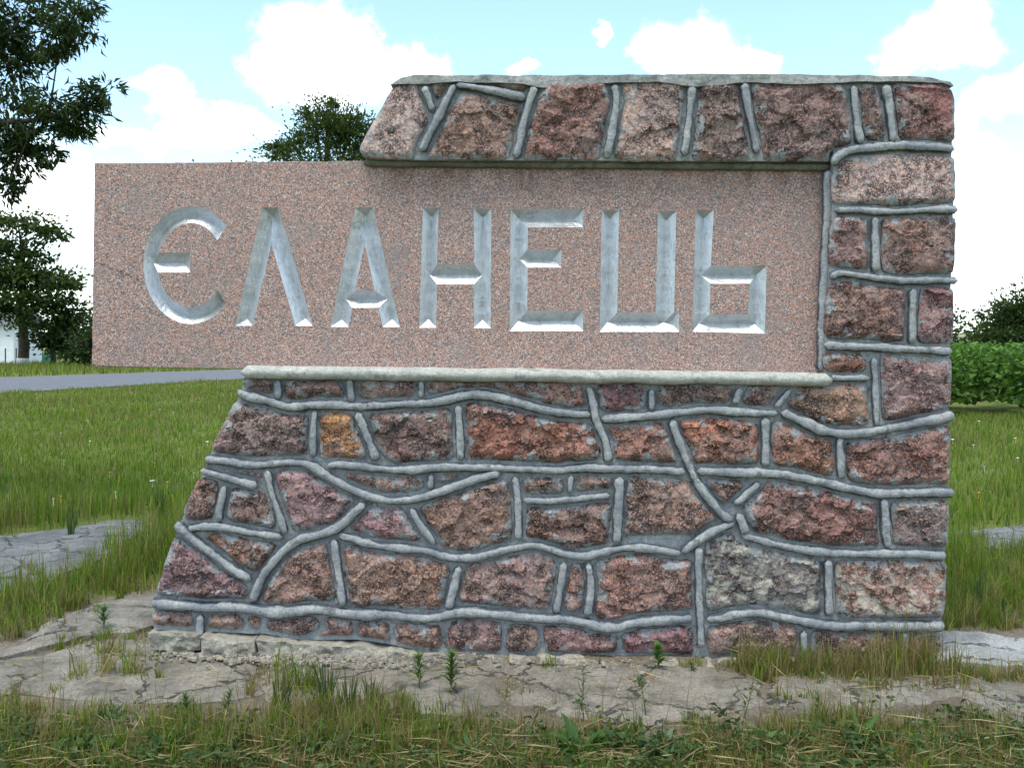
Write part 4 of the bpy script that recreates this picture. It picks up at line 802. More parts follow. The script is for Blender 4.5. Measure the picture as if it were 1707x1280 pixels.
V += [(p[0], SY, p[1]) for p in front_ring]+[(p[0], SY+.008, p[1]) for p in frame]+[(p[0], SY+.27, p[1]) for p in frame]
for k in range(NF):
    k2 = (k+1) % NF
    Fc.append([b0+k, b0+k2, b0+NF+k2, b0+NF+k]); Fc.append([b0+NF+k, b0+NF+k2, b0+2*NF+k2, b0+2*NF+k])
Fc.append([b0+2*NF+k for k in range(NF)])
slab = mesh('granite_slab', V, Fc, M['slab'], sign)
DEPTH = .046
for outl, spn, mit in LET.values():
    pts, edges, dep, idx = [], [], [], {}
    def pid(p, d):
        k = (round(p[0], 2), round(p[1], 2))
        if k not in idx: idx[k] = len(pts); pts.append(S2(p)); dep.append(d)
        return idx[k]
    for lp in outl:
        ids = [pid(p, 0) for p in lp]; edges += [(ids[k], ids[(k+1) % len(ids)]) for k in range(len(ids))]
    for s in spn:
        ids = [pid(p, DEPTH) for p in s]; edges += list(zip(ids, ids[1:]))
    for a, b in mit: edges.append((pid(a, DEPTH), pid(b, 0)))
    v, fc, ov = cdt(pts, edges); fc = np.array(fc); cc = v[fc].mean(1); keep = np.zeros(len(fc), bool)
    for lp in outl: keep ^= inside(cc, np.array([S2(p) for p in lp]))
    dd = [dep[o_[0]] if o_ else DEPTH*.5 for o_ in ov]
    V = [(a[0], SY+d, a[1]) for a, d in zip(v, dd)]
    mesh('carved_letter', V, ccw_front(V, fc[keep].tolist()), M['paint'], slab)

# crumbling footing: lumps of old concrete under the lowest course
foot = [(([(345,1056),(430,1060),(436,1092),(400,1096),(350,1090)]), -.10), ([(434,1062),(560,1070),(640,1078),(720,1092),(735,1104),(600,1100),(500,1092),(436,1090)], -.07), ([(252,1050),(335,1052),(338,1082),(300,1088),(254,1078)], -.02),
        ([(700,1086),(845,1092),(848,1104),(700,1104)], -.05), ([(848,1090),(1000,1094),(1180,1096),(1210,1108),(1040,1107),(900,1104)], -.15), ([(1175,1097),(1340,1098),(1575,1099),(1577,1108),(1400,1110),(1180,1108)], -.06)]
for k, (pp, yf) in enumerate(foot):
    s = (DIST+yf)/DIST
    pp = [(CX+(x-CX)/s, HZ+(y-HZ)/s) if False else (x, y) for x, y in pp]
    prism('concrete_footing', pp, yf, .3, M['footing'], sign, .016, .030, 70+k, True, .020)

# ------------------------------------------------------------------ far buildings and trees
def branch(name, pts, r0, r1, mat, parent, sides=8, seed=0, knob=.12):
    pts = resample(smooth_line(pts, 2), max(.08, r0*.9)); n = len(pts)
    tan = np.gradient(pts, axis=0); tan /= np.linalg.norm(tan, axis=1)[:,None]+1e-9
    ref = np.array([.31, .95, .05]); a = np.cross(tan, ref); a /= np.linalg.norm(a, axis=1)[:,None]+1e-9; b = np.cross(a, tan)
    rad = np.linspace(r0, r1, n); th = np.arange(sides)*2*PI/sides
    V = pts[:,None,:]+(a[:,None,:]*np.cos(th)[None,:,None]+b[:,None,:]*np.sin(th)[None,:,None])*rad[:,None,None]
    V = V.reshape(-1, 3); ax = np.repeat(pts, sides, 0)
    V = ax+(V-ax)*(1+knob*fbm(V, 2.5/max(r0, .03)*.3, 3, .5, seed))[:,None]
    Fc = [[i*sides+k, i*sides+(k+1) % sides, (i+1)*sides+(k+1) % sides, (i+1)*sides+k] for i in range(n-1) for k in range(sides)]
    Fc += [list(range(sides))[::-1], [(n-1)*sides+k for k in range(sides)]]
    return mesh(name, V, Fc, mat, parent, True)
def norm(a): return a/(np.linalg.norm(a, axis=1)[:,None]+1e-9)
def leaf_mesh(name, pos, dirs, L, W, col, mat, parent=None, fold=.25, curve=.15):
    n = len(pos); dirs = norm(dirs); L = np.broadcast_to(L, n)[:,None]; W = np.broadcast_to(W, n)[:,None]
    rnd = norm(rng.normal(size=(n,3))); side = norm(np.cross(dirs, rnd)); up = np.cross(side, dirs)
    m = pos+dirs*L*.42+up*L*curve
    V = np.stack([pos, m+side*W*.5-up*W*fold*0, pos+dirs*L-up*L*curve*.4, m-side*W*.5+up*W*fold], 1).reshape(-1, 3)
    q = np.arange(n)*4
    return mesh(name, V, np.stack([q, q+1, q+2, q+3], 1), mat, parent, False, None, {'Col': np.repeat(col, 4, 0)})
def clump_points(c, r, n, sub=14, spread=.34, shell=.5):
    """leaf positions in an uneven ellipsoid: many small twig clusters with gaps between them"""
    c = np.array(c); r = np.array(r); d = norm(rng.normal(size=(sub,3)))
    sc = d*(rng.uniform(0, 1, (sub,1))**shell)
    k = rng.integers(0, sub, n); s = rng.uniform(.5, 1.3, sub)[k][:,None]
    p = sc[k]+rng.normal(size=(n,3))*spread*s*np.array([1,1,.72])
    return c+p*r, (p-0)*r, k
def tint(n, a, b, clus=None, spread=.25):
    a, b = np.array(a), np.array(b); t = rng.uniform(0, 1, n)
    if clus is not None: t = t*.45+rng.uniform(0, 1, clus.max()+1)[clus]*.55
    return (a+(b-a)*t[:,None])*rng.uniform(1-spread, 1+spread, (n,1))
def tree(name, label, base, trunk_r, fork, clumps, leafL, leafW, ca, cb, droop=.2, limbs=True, mat=None, group=None, trunk_top=None, density=1.0, spread=.34, twigs=3, thin_l=1.0):
    root = empty(name, base, label, 'tree', group); bx, by, bz = base; B = np.array(base)
    rel = lambda p: np.array(p)-B
    top = rel(trunk_top) if trunk_top is not None else np.array([0, 0, fork*1.6])
    branch('trunk', [(0,0,-.25), (trunk_r*.25,0,fork*.45), (0,0,fork), tuple(top)], trunk_r, trunk_r*.3, M['bark'], root, 10, 3)
    P_, D_, K_ = [], [], []; off = 0
    for c, r, n in clumps:
        n = int(n*density); sub = max(6, int(n/55))
        p, d, k = clump_points(rel(c), r, n, sub, spread); P_.append(p); K_.append(k+off); off += sub
        d = norm(d+1e-6)+rng.normal(size=(n,3))*.75; d[:,2] -= droop*2; D_.append(d)
        if limbs:
            e = rel(c); s = np.array([0, 0, fork]) if e[2] > fork else np.array([0, 0, max(.2, e[2]*.7)])
            s = s+(top-np.array([0,0,fork]))*min(.8, max(0, (e[2]-fork)/max(.1, top[2]-fork)*.6))
            m_ = (s+e)/2+np.array([0, 0, .12*np.linalg.norm(e-s)])
            branch('limb', [s, m_, e], trunk_r*.38*thin_l, trunk_r*.07*thin_l, M['bark'], root, 6, off)
            for _ in range(twigs):
                e2 = e+rng.uniform(-1, 1, 3)*np.array(r)*.8
                branch('twig', [m_, (m_+e2)/2+rng.normal(size=3)*.05*np.linalg.norm(e2-m_), e2], trunk_r*.14, trunk_r*.03, M['bark'], root, 5, off+7)
    pos = np.concatenate(P_); dr = np.concatenate(D_); kk = np.concatenate(K_); n = len(pos)
    leaf_mesh('crown', pos, dr, leafL*rng.uniform(.7, 1.25, n), leafW*rng.uniform(.8, 1.2, n), tint(n, ca, cb, kk), mat or M['leaf'], root)
    return root
def PX(px, py, d): return P(px, py, d-DIST)
def cl(px, py, rx, ry, d, n, dd=0.0, depth=1.0):
    k = d/F; return (PX(px, py, d+dd), (rx*k, rx*k*depth, ry*k), n)

# near tree at the left edge: trunk outside the picture, boughs of long leaves hanging in
d = 9.6
near = [cl(15,40,55,60,d,620), cl(25,120,52,55,d,620,.3), cl(15,205,40,45,d,300), cl(120,30,42,32,d,430,-.2), cl(100,70,30,26,d,260,-.2), cl(150,12,26,16,d,90), cl(90,188,52,32,d,520,-.1), cl(150,175,34,28,d,240,-.1), cl(178,150,20,24,d,75,-.2), cl(125,215,34,20,d,220),
        cl(28,262,34,34,d,380,.1), cl(78,252,22,18,d,140), cl(12,315,16,24,d,140), cl(48,225,40,20,d,220), cl(70,-60,90,50,d,700), cl(-60,60,80,110,d,900,.6), cl(-70,230,80,70,d,700,.4), cl(-220,40,130,130,d,1200,.5), cl(-220,260,120,90,d,900), cl(-200,-220,200,150,d,1800,0), cl(-420,100,120,160,d,1000), cl(-240,80,150,130,d,900,2.0), cl(-240,60,150,130,d,900,-1.7)]
tree('lanceolate_leaved_tree', 'tree with long narrow dark leaves, boughs hanging in front of the sky', (-7.4, d-DIST, -.02), .24, 2.7, near, .100, .025, (.020,.036,.012), (.048,.074,.022),   .42, False, M['shade_leaf'], None, PX(-250, -40, d), 1.4, .36, 3, 1.0)
nt = bpy.data.objects['lanceolate_leaved_tree']; O_ = np.array(nt.location)
for k, (r0_, pp) in enumerate([(.055, [(-262,330),(-160,215),(-60,200),(40,205),(95,192),(150,178)]), (.05, [(-258,250),(-150,120),(-60,70),(15,60),(35,30)]), (.012, [(82,192),(86,165),(93,115),(100,80)]), (.012, [(150,178),(165,160),(185,135)]), (.012, [(60,200),(45,235),(30,270),(12,310)]), (.010, [(15,60),(70,55),(120,30),(150,10)]),
        (.06, [(-250,300),(-300,180),(-400,110)]), (.05, [(-250,200),(-230,40),(-220,-120),(-200,-220)]), (.04, [(-255,260),(-230,255),(-100,240)])]):
    branch('limb', [np.array(PX(a, b, d-.1))-O_ for a, b in pp], r0_, r0_*.3, M['bark'], nt, 6, k)
# two roadside trees and a shrub across the road
d = 70
tiers = [cl(30,372,62,15,d,800), cl(80,392,24,10,d,200), cl(20,415,48,14,d,420), cl(62,430,22,8,d,120), cl(25,462,70,24,d,1500), cl(95,466,32,20,d,520), cl(118,478,18,12,d,160), cl(-30,440,60,50,d,1100), cl(35,500,60,20,d,900), cl(-20,520,50,24,d,600), cl(-80,480,50,50,d,800), cl(60,535,34,16,d,300)]
t = tree('tiered_roadside_tree', 'tall tree with tiered crown and limewashed trunk foot beyond the road', G(38, 611), .42, 3.2, tiers, .40, .20, (.026,.048,.012), (.066,.100,.022), .05, True, None, None, PX(38, 400, d))
branch('limewash_band', [(0,0,-.2), (0,0,.25), (0,0,.62)], .46, .44, M['lime'], t, 12, 5, .03)
d = 72
tree('rounded_roadside_tree', 'dense rounded dark tree right of the tiered tree beyond the road', G(88, 611), .26, 1.4, [cl(112,520,30,26,d,1000), cl(100,558,42,30,d,1300), cl(122,572,30,28,d,1000)], .34, .18, (.022,.040,.012), (.048,.074,.018), .05, True)
d = 66
tree('roadside_shrub', 'low dark shrub beside the left end of the granite slab', G(146, 612), .10, .5, [cl(140,575,24,26,d,900), cl(165,585,26,22,d,800), cl(125,598,20,10,d,300)], .26, .15, (.020,.038,.012), (.045,.070,.020), .05, False)
# tree behind the slab
d = 30
juni = [cl(545,215,44,42,d,2400), cl(490,243,40,26,d,1000), cl(585,225,36,36,d,1500), cl(520,185,18,16,d,220), cl(551,180,10,16,d,160), cl(462,250,20,16,d,240), cl(540,290,95,50,d,3400), cl(540,370,110,70,d,3400), cl(540,470,95,60,d,2200), cl(610,250,40,45,d,1200)]
tree('bushy_tree', 'bushy green tree whose top shows above the granite slab', (PX(545,575,d)[0], d-DIST, -.02), .22, 1.4, juni, .13, .055, (.028,.050,.010), (.070,.105,.022), -.1, True, None, None, PX(545, 230, d))
# right edge
d = 62
tree('spreading_tree', 'dark green tree rising behind the leafy crop on the right', (PX(1710,575,d)[0], d-DIST, -.02), .3, 1.5, [cl(1688,530,26,32,d,1500), cl(1720,520,40,40,d,2200), cl(1660,560,34,20,d,900), cl(1700,565,60,22,d,1500), cl(1760,540,40,40,d,1400)], .30, .16, (.024,.046,.012), (.052,.085,.020), .05)
wp = []
for k in range(150):
    x = -120+k*2.4+rng.uniform(-1, 1); h = 8.0+2.2*math.sin(k*.31)+rng.uniform(-.8, .8)
    wp.append(clump_points((x, 168+rng.uniform(-4, 4), h*.5), (2.2, 2.0, h*.5), 170, 9, .36)[0])
wp = np.concatenate(wp); wp = wp[(wp[:,0] > 20) | (wp[:,0] < -58)]; n = len(wp)
tag(leaf_mesh('far_wood', wp, rng.normal(size=(n,3)), .8*rng.uniform(.6, 1.2, n), .5, tint(n, (.020,.038,.014), (.045,.068,.024)), M['leaf']), 'dark line of far trees at the field edge', kind='stuff')
# pale far wall, wire fence post and green panel in the shade under the roadside trees
d = 82
a, b = PX(-60, 580, d), PX(23, 580, d)
wl = empty('limewashed_house', ((a[0]+b[0])/2, d-DIST, 0), 'pale limewashed house behind the tiered roadside tree', 'house')
wd_ = b[0]-a[0]
def box(name, lo, hi, mat, parent=None, bev=0.0):
    x0, y0, z0 = lo; x1, y1, z1 = hi
    V = [(x,y,z) for z in (z0,z1) for x,y in ((x0,y0),(x1,y0),(x1,y1),(x0,y1))]
    o = mesh(name, V, [(3,2,1,0),(4,5,6,7),(0,1,5,4),(1,2,6,5),(2,3,7,6),(3,0,4,7)], mat, parent)
    if bev: m = o.modifiers.new('bevel', 'BEVEL'); m.width = bev; m.segments = 2
    return o
box('wall', (-wd_/2, 0, -.1), (wd_/2, 5, 3.3), M['wall'], wl)
mesh('roof', [(-wd_/2-.3,-.4,3.25),(wd_/2+.3,-.4,3.25),(wd_/2+.3,5.4,3.25),(-wd_/2-.3,5.4,3.25),(-wd_/2-.3,2.5,4.9),(wd_/2+.3,2.5,4.9)], [(0,1,5,4),(2,3,4,5),(0,4,3),(1,2,5),(3,2,1,0)], M['road'], wl)
g = G(78, 609.5); gp = empty('green_panel', (g[0], g[1], 0), 'small green metal panel on posts in the shade under the trees', 'panel')
box('sheet', (-.32, -.02, .12), (.32, .02, .95), M['green'], gp); box('post', (-.36, -.03, -.1), (-.30, .03, 1.05), M['green'], gp); box('post', (.30, -.03, -.1), (.36, .03, 1.05), M['green'], gp)
for lab, px in (('fence post at the picture\'s left edge before the limewashed house', 9), ('fence post close to the tiered tree\'s limewashed foot', 27)):
    g = G(px, 611); fp = empty('fence_post', (g[0], g[1], 0), lab, 'post', 'wire fence posts')
    box('shaft', (-.035, -.035, -.1), (.035, .035, 1.3), M['bark'], fp, .01); box('cap', (-.045, -.045, 1.3), (.045, .045, 1.34), M['bark'], fp)

# ------------------------------------------------------------------ the leafy crop on the right
n_p = 2500; cxy = np.c_[rng.uniform(4, 34, n_p), np.sqrt(rng.uniform(17.4**2, 44**2, n_p))]
cxy[:,1] = np.where(rng.uniform(size=n_p) < .4, rng.uniform(17.2, 20.5, n_p), cxy[:,1])
CP, CD, CL, CW, CC = [], [], [], [], []
for x, y in cxy:
    h = 1.56*rng.uniform(.74, 1.10); m = 38
    z = h*np.sqrt(rng.uniform(.04, 1, m)); a = rng.uniform(0, 2*PI, m); rr = rng.uniform(.03, .16, m)
    CP.append(np.c_[x+np.cos(a)*rr, y+np.sin(a)*rr, z]); CD.append(np.c_[np.cos(a), np.sin(a), rng.uniform(-.55, .35, m)])
    s = rng.uniform(.10, .24, m)*(1.15-.45*z/h); CL.append(s); CW.append(s*.8); CC.append(tint(m, (.048,.112,.018), (.120,.225,.038)))
tag(leaf_mesh('crop', np.concatenate(CP), np.concatenate(CD), np.concatenate(CL), np.concatenate(CW), np.concatenate(CC), M['leaf']), 'tall dense broad-leaved green crop beyond the right meadow', kind='stuff')

# ------------------------------------------------------------------ grass
def blades(name, label, xy, h, w, col, bend=.5, z=None, flat=None):
    n = len(xy); a = rng.uniform(0, 2*PI, n); bd = rng.uniform(0, 2*PI, n); bn = np.abs(rng.normal(0, bend, n))
    s = np.c_[np.cos(a), np.sin(a), np.zeros(n)]; b = np.c_[np.cos(bd), np.sin(bd), np.zeros(n)]
    h = np.asarray(h); hv = h/np.sqrt(1+bn**2); base = np.c_[xy, np.full(n, -.02) if z is None else z]
    up = np.array([0, 0, 1.0])
    m = base+b*(h*bn*.22)[:,None]+up*(hv*.6)[:,None]; t = base+b*(h*np.minimum(bn, 1.6)*.75)[:,None]+up*(hv*np.where(bn > 1, .75, 1))[:,None]
    wv = (np.asarray(w)*.5)[:,None]
    V = np.stack([base-s*wv, base+s*wv, m-s*wv*.8, m+s*wv*.8, t], 1).reshape(-1, 3)
    q = np.arange(n)*5; T_ = np.stack([np.stack([q, q+1, q+3], 1), np.stack([q, q+3, q+2], 1), np.stack([q+2, q+3, q+4], 1)], 1).reshape(-1, 3)
    return tag(mesh(name, V, T_, M['grass'], None, False, None, {'Col': np.repeat(col, 5, 0)}), label, kind='stuff')
GREENS = np.array([(.100,.172,.016), (.150,.240,.022), (.068,.128,.014), (.220,.260,.036), (.120,.185,.034)])
DRYS = np.array([(.24,.185,.085), (.32,.25,.12), (.17,.13,.06), (.21,.19,.075)])
def grass_col(n, dry):
    dry = np.broadcast_to(dry, n); g = GREENS[rng.integers(0, len(GREENS), n)]; d_ = DRYS[rng.integers(0, len(DRYS), n)]
    c = np.where((rng.uniform(size=n) < dry)[:,None], d_, g)
    return c*rng.uniform(.75, 1.25, (n,1))
def free_of_paving(xy, margin=.0):
    ok = np.ones(len(xy), bool)
    for k, p in GP.items():
        if mg_skip and k in mg_skip: continue
        ok &= ~inside(xy, p)
    return ok & ~((np.abs(xy[:,0]-.2) < 2.15) & (xy[:,1] > -.02) & (xy[:,1] < .5))
mg_skip = ()
# meadow on both sides and behind
n = 330000; u1 = rng.uniform(size=n); dd = 5.75+(46-5.75)*u1**1.55; xx = rng.uniform(-1, 1, n)*(dd*.58+2.6)
xy = np.c_[xx, dd-DIST]; p3 = np.c_[xy, np.zeros(n)]
cl_ = fbm(p3, .55, 4, .55, 71); cl2 = fbm(p3, 2.6, 3, .55, 75)
keep = free_of_paving(xy) & (road_side(xy, ROADN) < -.2) & ~((xy[:,0] > 4) & (xy[:,1] > 17.8))
# worn, sparser turf right round the apron
edge_d = np.minimum.reduce([dist_poly(xy[:, :2], GP[k]) for k in ('a','g','f','h')])
thin = np.clip((xy[:,1]-.55)/.7, .12, 1)*np.clip(edge_d/.45, .12, 1)
keep &= (rng.uniform(size=n) < thin)
xy, dd, cl_, cl2 = xy[keep], dd[keep], cl_[keep], cl2[keep]; n = len(xy)
tall = np.exp(-((xy[:,1]-2.9)/1.5)**2)*np.where(xy[:,0] < 0, 1, .55)
hh = (.13+.21*tall+.11*cl_+.10*cl2)*rng.uniform(.5, 1.25, n)*np.clip(.55+(xy[:,1]-.5)*.35, .45, 1.0)
hh = np.clip(hh, .05, .62)
ww = .0032+.00052*dd
blades('meadow_grass', 'uneven green meadow grass round and behind the sign', xy, hh, ww, grass_col(n, np.clip(.07+.30*cl_-.20*cl2+.009*dd, .02, .5)), .42)
# strip beyond the road
n = 26000; a = rng.uniform(size=n); s = rng.uniform(-30, 60, n); off = rng.uniform(0, 26, n)
ud = (ROADF[1]-ROADF[0])/np.linalg.norm(ROADF[1]-ROADF[0]); nn_ = np.array([-ud[1], ud[0]])
xy = ROADF[0]+ud*s[:,None]+nn_*off[:,None]
blades('verge_grass', 'yellowing grass verge on the far side of the road', xy, rng.uniform(.2, .6, n), np.full(n, .05), grass_col(n, .38), .4)

# foreground: clumps, patches and dry tufts (ground pixel, radii, count, height, dryness)
FG = [ # the ragged band along the bottom
 (60,1235,190,55,5200,.05,.20,.40), (250,1230,170,50,5200,.05,.20,.35), (420,1225,150,45,4600,.05,.22,.40), (560,1215,130,40,4600,.07,.26,.38), (690,1230,140,45,4600,.05,.22,.42), (850,1245,150,40,4200,.04,.16,.36),
 (1000,1255,170,34,4200,.04,.14,.30), (1180,1250,150,40,3600,.04,.15,.42), (1330,1225,130,38,3600,.05,.20,.50), (1480,1232,130,38,3600,.05,.18,.40), (1640,1238,120,40,3600,.04,.15,.55),
 (120,1290,260,40,5000,.04,.14,.5), (500,1295,260,40,5000,.04,.14,.55), (900,1298,260,40,4200,.03,.12,.5), (1300,1295,260,40,4200,.03,.12,.55), (1650,1290,180,40,3200,.03,.12,.6),
 (20,1170,90,28,1300,.05,.16,.35), (160,1180,90,20,700,.04,.14,.45), (520,1180,90,22,1600,.07,.25,.35), (640,1190,80,24,1500,.07,.24,.4), (330,1185,110,18,900,.04,.15,.4), (770,1205,60,18,700,.05,.16,.5), (930,1190,60,20,500,.04,.15,.6), (1390,1195,80,20,900,.05,.2,.6), (1560,1200,90,18,500,.04,.14,.6),
 # left strip between the asphalt and the concrete
 (60,1010,120,34,2600,.06,.24,.35), (150,970,80,26,1800,.06,.26,.4), (215,935,50,26,1200,.08,.30,.35), (255,925,30,36,900,.08,.30,.35), (0,1045,70,24,1100,.05,.2,.35), (225,975,40,12,300,.04,.12,.6), (40,915,60,8,120,.04,.12,.5),
 # joints in the concrete
 (140,1072,90,10,420,.03,.10,.5), (215,1058,40,8,260,.03,.10,.5), (180,1118,60,22,420,.04,.16,.8), (225,1092,60,14,380,.04,.16,.85), (280,1075,40,12,220,.03,.12,.85), (245,1130,50,14,220,.03,.1,.7), (440,1130,16,26,90,.02,.08,.5), (846,1150,14,26,110,.03,.1,.7),
 # dry fringe at the foot of the wall, right
 (1300,1112,60,14,900,.04,.15,.80), (1380,1118,80,14,1200,.04,.15,.80), (1470,1120,70,16,1200,.04,.18,.82), (1530,1118,50,14,900,.05,.24,.85), (1500,1106,40,8,400,.06,.26,.8), (1270,1120,50,12,500,.03,.12,.7), (1620,1128,80,12,700,.03,.12,.75), (1690,1135,60,16,600,.03,.12,.7), (1500,1148,90,10,420,.03,.1,.85), (1340,1160,60,10,200,.03,.1,.8),
 (1180,1108,50,6,120,.03,.08,.5), (970,1110,60,8,160,.03,.1,.5), (620,1098,120,8,90,.03,.10,.6), (745,1165,22,10,120,.06,.18,.25), (900,1165,26,10,90,.04,.16,.6),
 (1260,1118,60,16,900,.05,.18,.78), (1400,1128,110,18,1300,.04,.16,.85), (1560,1135,90,20,1000,.04,.20,.85), (1430,1200,80,16,800,.05,.2,.65), (1600,1178,80,14,500,.04,.14,.8), (1680,1190,50,14,400,.04,.14,.7), (1330,1190,50,14,400,.04,.16,.7), (1170,1195,60,16,500,.04,.16,.6), (1010,1200,50,14,400,.04,.14,.5), (500,1150,60,18,500,.06,.22,.45), (640,1165,60,14,500,.06,.2,.4),
 # right side by the pier
 (1630,1005,70,30,2600,.06,.24,.45), (1700,985,60,34,2200,.05,.22,.45), (1640,955,60,24,1500,.06,.24,.4), (1660,1040,70,12,700,.04,.14,.6), (1600,1035,30,14,400,.05,.18,.5), (1700,925,70,14,900,.05,.2,.5), (1620,905,30,14,600,.05,.2,.45)]
BX, BH, BC = [], [], []
for px, py, rx, ry, m, h0, h1, dry in FG:
    if py > 1160: py += 16; h0 *= .75; h1 *= .68; dry = min(.9, dry+.14); m = int(m*.72)
    elif py < 1060 and px < 400: dry += .12; m = int(m*.75)
    m = int(m*.8); k = max(4, m//28)
    sx = rng.normal(px, rx*.5, k); sy = np.clip(rng.normal(py, ry*.5, k), 900 if py < 1000 else 960, 1345)
    g = np.array([G(a, b)[:2] for a, b in zip(sx, sy)]); i = rng.integers(0, k, m); hk = rng.uniform(.35, 1.45, k); dk = np.clip(dry+rng.normal(0, .40, k), .02, .98)
    BX.append(g[i]+rng.normal(size=(m,2))*.022*rng.uniform(.4, 1.8, k)[i][:,None]); BH.append((h0+(h1-h0)*rng.uniform(0, 1, m)**1.6)*hk[i]); BC.append(grass_col(m, dk[i]))
xy = np.concatenate(BX); hh = np.concatenate(BH); cc = np.concatenate(BC)
ok = ~((np.abs(xy[:,0]-.2) < 2.12) & (xy[:,1] > -.015)) & (xy[:,1] > -2.2)
blades('rough_grass', 'tufted green and dry grass growing through the broken paving', xy[ok], hh[ok], np.full(ok.sum(), .0046)*rng.uniform(.5, 1.6, ok.sum()), cc[ok], .62)
# straw lying on the ground
n = 1500; g = np.array([G(a, b)[:2] for a, b in zip(rng.uniform(-80, 1790, n), rng.choice([1280,1262,1245,1225,1150,1120], n, p=[.34,.24,.16,.12,.08,.06])+rng.normal(0, 14, n))])
a = rng.normal(0, .9, n)+np.where(rng.uniform(size=n) < .5, 0, PI); L = rng.uniform(.05, .24, n); dv = np.c_[np.cos(a), np.sin(a), rng.uniform(-.02, .16, n)]; ps = np.c_[g, rng.uniform(.012, .06, n)]
okk = g[:,1] < -.06
tag(leaf_mesh('dry_straw', ps[okk], dv[okk], L[okk], .0045, tint(okk.sum(), (.30,.235,.11), (.48,.39,.21)), M['grass'], None, .1, .03), 'dry straw lying on the trodden ground', kind='stuff')

# thin seed stalks standing over the foreground
n = 420; g = np.array([G(a, b)[:2] for a, b in zip(rng.uniform(-40, 1750, n), rng.normal(1222, 45, n).clip(1120, 1330))])
dv = np.c_[rng.normal(0, .22, n), rng.normal(0, .15, n), np.ones(n)]
tag(leaf_mesh('seed_stalks', np.c_[g, np.full(n, -.01)], dv, rng.uniform(.10, .30, n), .0032, tint(n, (.10,.12,.04), (.34,.26,.12)), M['grass'], None, .1, .05), 'thin grass stalks standing over the rough foreground grass', kind='stuff')
# small broad leaves among the grass
n = 9000; k_ = 300; sc = np.array([G(a, b)[:2] for a, b in zip(rng.uniform(-60, 1770, k_), np.clip(rng.normal(1262, 34, k_), 1185, 1340))]); i = rng.integers(0, k_, n)
ps = np.c_[sc[i]+rng.normal(size=(n,2))*.035, rng.uniform(.01, .07, n)*rng.uniform(.4, 1.3, k_)[i]]; a = rng.uniform(0, 2*PI, n); L = rng.uniform(.014, .05, n)*rng.uniform(.5, 1.2, k_)[i]
tag(leaf_mesh('ground_leaves', ps, np.c_[np.cos(a), np.sin(a), rng.uniform(-.2, .9, n)], L, L*.42, tint(n, (.030,.070,.016), (.085,.130,.040), i, .4), M['weed']), 'low broad-leaved weeds mixed into the grass at the bottom', kind='stuff')

# stone chips at the wall foot and on the paving
def chips(name, label, spots, mat):
    V, Fc = [], []
    for px, py, rx, ry, m, s0, s1 in spots:
        for _ in range(m):
            x, y, _z = G(rng.normal(px, rx*.5), rng.normal(py, ry*.5)); s = s0+(s1-s0)*rng.uniform()**3
            if y > -.05: y = -.05-rng.uniform(0, .12)
            b = len(V); k = 6; a0 = rng.uniform(0, 6)
            for zz, sc in ((-.3, .9), (.45, .75)):
                for j in range(k): a_ = a0+j*2*PI/k; r_ = s*sc*rng.uniform(.7, 1.2); V.append((x+math.cos(a_)*r_, y+math.sin(a_)*r_*.8, .026+s*zz*rng.uniform(.6, 1.1)))
            Fc.append([b+k+j for j in range(k)])
            for j in range(k): Fc.append([b+j, b+(j+1) % k, b+k+(j+1) % k, b+k+j])
    return tag(mesh(name, V, Fc, mat), label, kind='stuff')
chips('gravel', 'crumbled stone chips along the foot of the wall', [(330,1098,90,12,260,.004,.022), (470,1104,120,14,380,.004,.024), (640,1108,140,12,260,.004,.022), (560,1112,200,24,260,.003,.010), (980,1112,160,10,120,.004,.018), (200,1100,80,24,80,.003,.012), (900,1150,200,40,120,.003,.009), (1500,1160,180,40,160,.003,.010)], M['chips'])
tag(mesh('loose_stone', *(lambda o: ([tuple(v.co) for v in o.data.vertices], [list(p.vertices) for p in o.data.polygons]))(bpy.data.objects['gravel']), M['chips']), 'x') if False else None

# ------------------------------------------------------------------ weeds and flowers that can be told apart
def lance(name, parent, pts, dirs, L, W, col, mat=None):
    """a spray of pointed leaves, each folded along its midrib"""
    V, Fc, CC_ = [], [], []
    for p, dv, l_, w_ in zip(pts, dirs, L, W):
        p = np.array(p); dv = np.array(dv)/np.linalg.norm(dv); s = np.cross(dv, (0,0,1.0)); s /= np.linalg.norm(s)+1e-9; u_ = np.cross(s, dv); b = len(V)
        for t_, ww_, dz_ in ((0,.12,0), (.3,.85,.05), (.6,.8,.04), (.85,.4,-.03)):
            c_ = p+dv*l_*t_+u_*l_*dz_*1.5
            V += [c_-s*w_*ww_*.5+u_*w_*.12, c_, c_+s*w_*ww_*.5+u_*w_*.12]
        V.append(p+dv*l_-u_*l_*.14); cv = np.array(col)*rng.uniform(.75, 1.25)
        for r_ in range(3):
            for k in range(2): a_ = b+r_*3+k; Fc.append([a_, a_+1, a_+4, a_+3])
        Fc += [[b+9, b+10, b+12], [b+10, b+11, b+12]]; CC_ += [cv]*13
    return mesh(name, V, Fc, mat or M['weed'], parent, True, None, {'Col': np.array(CC_)})
def stalk(parent, pts, r0, r1, mat, name='stem'): return branch(name, pts, r0, r1, mat, parent, 5, int(rng.integers(99)), .05)
def height(px, py, top): return (py-top)*((EYE*F/(py-HZ))/F)
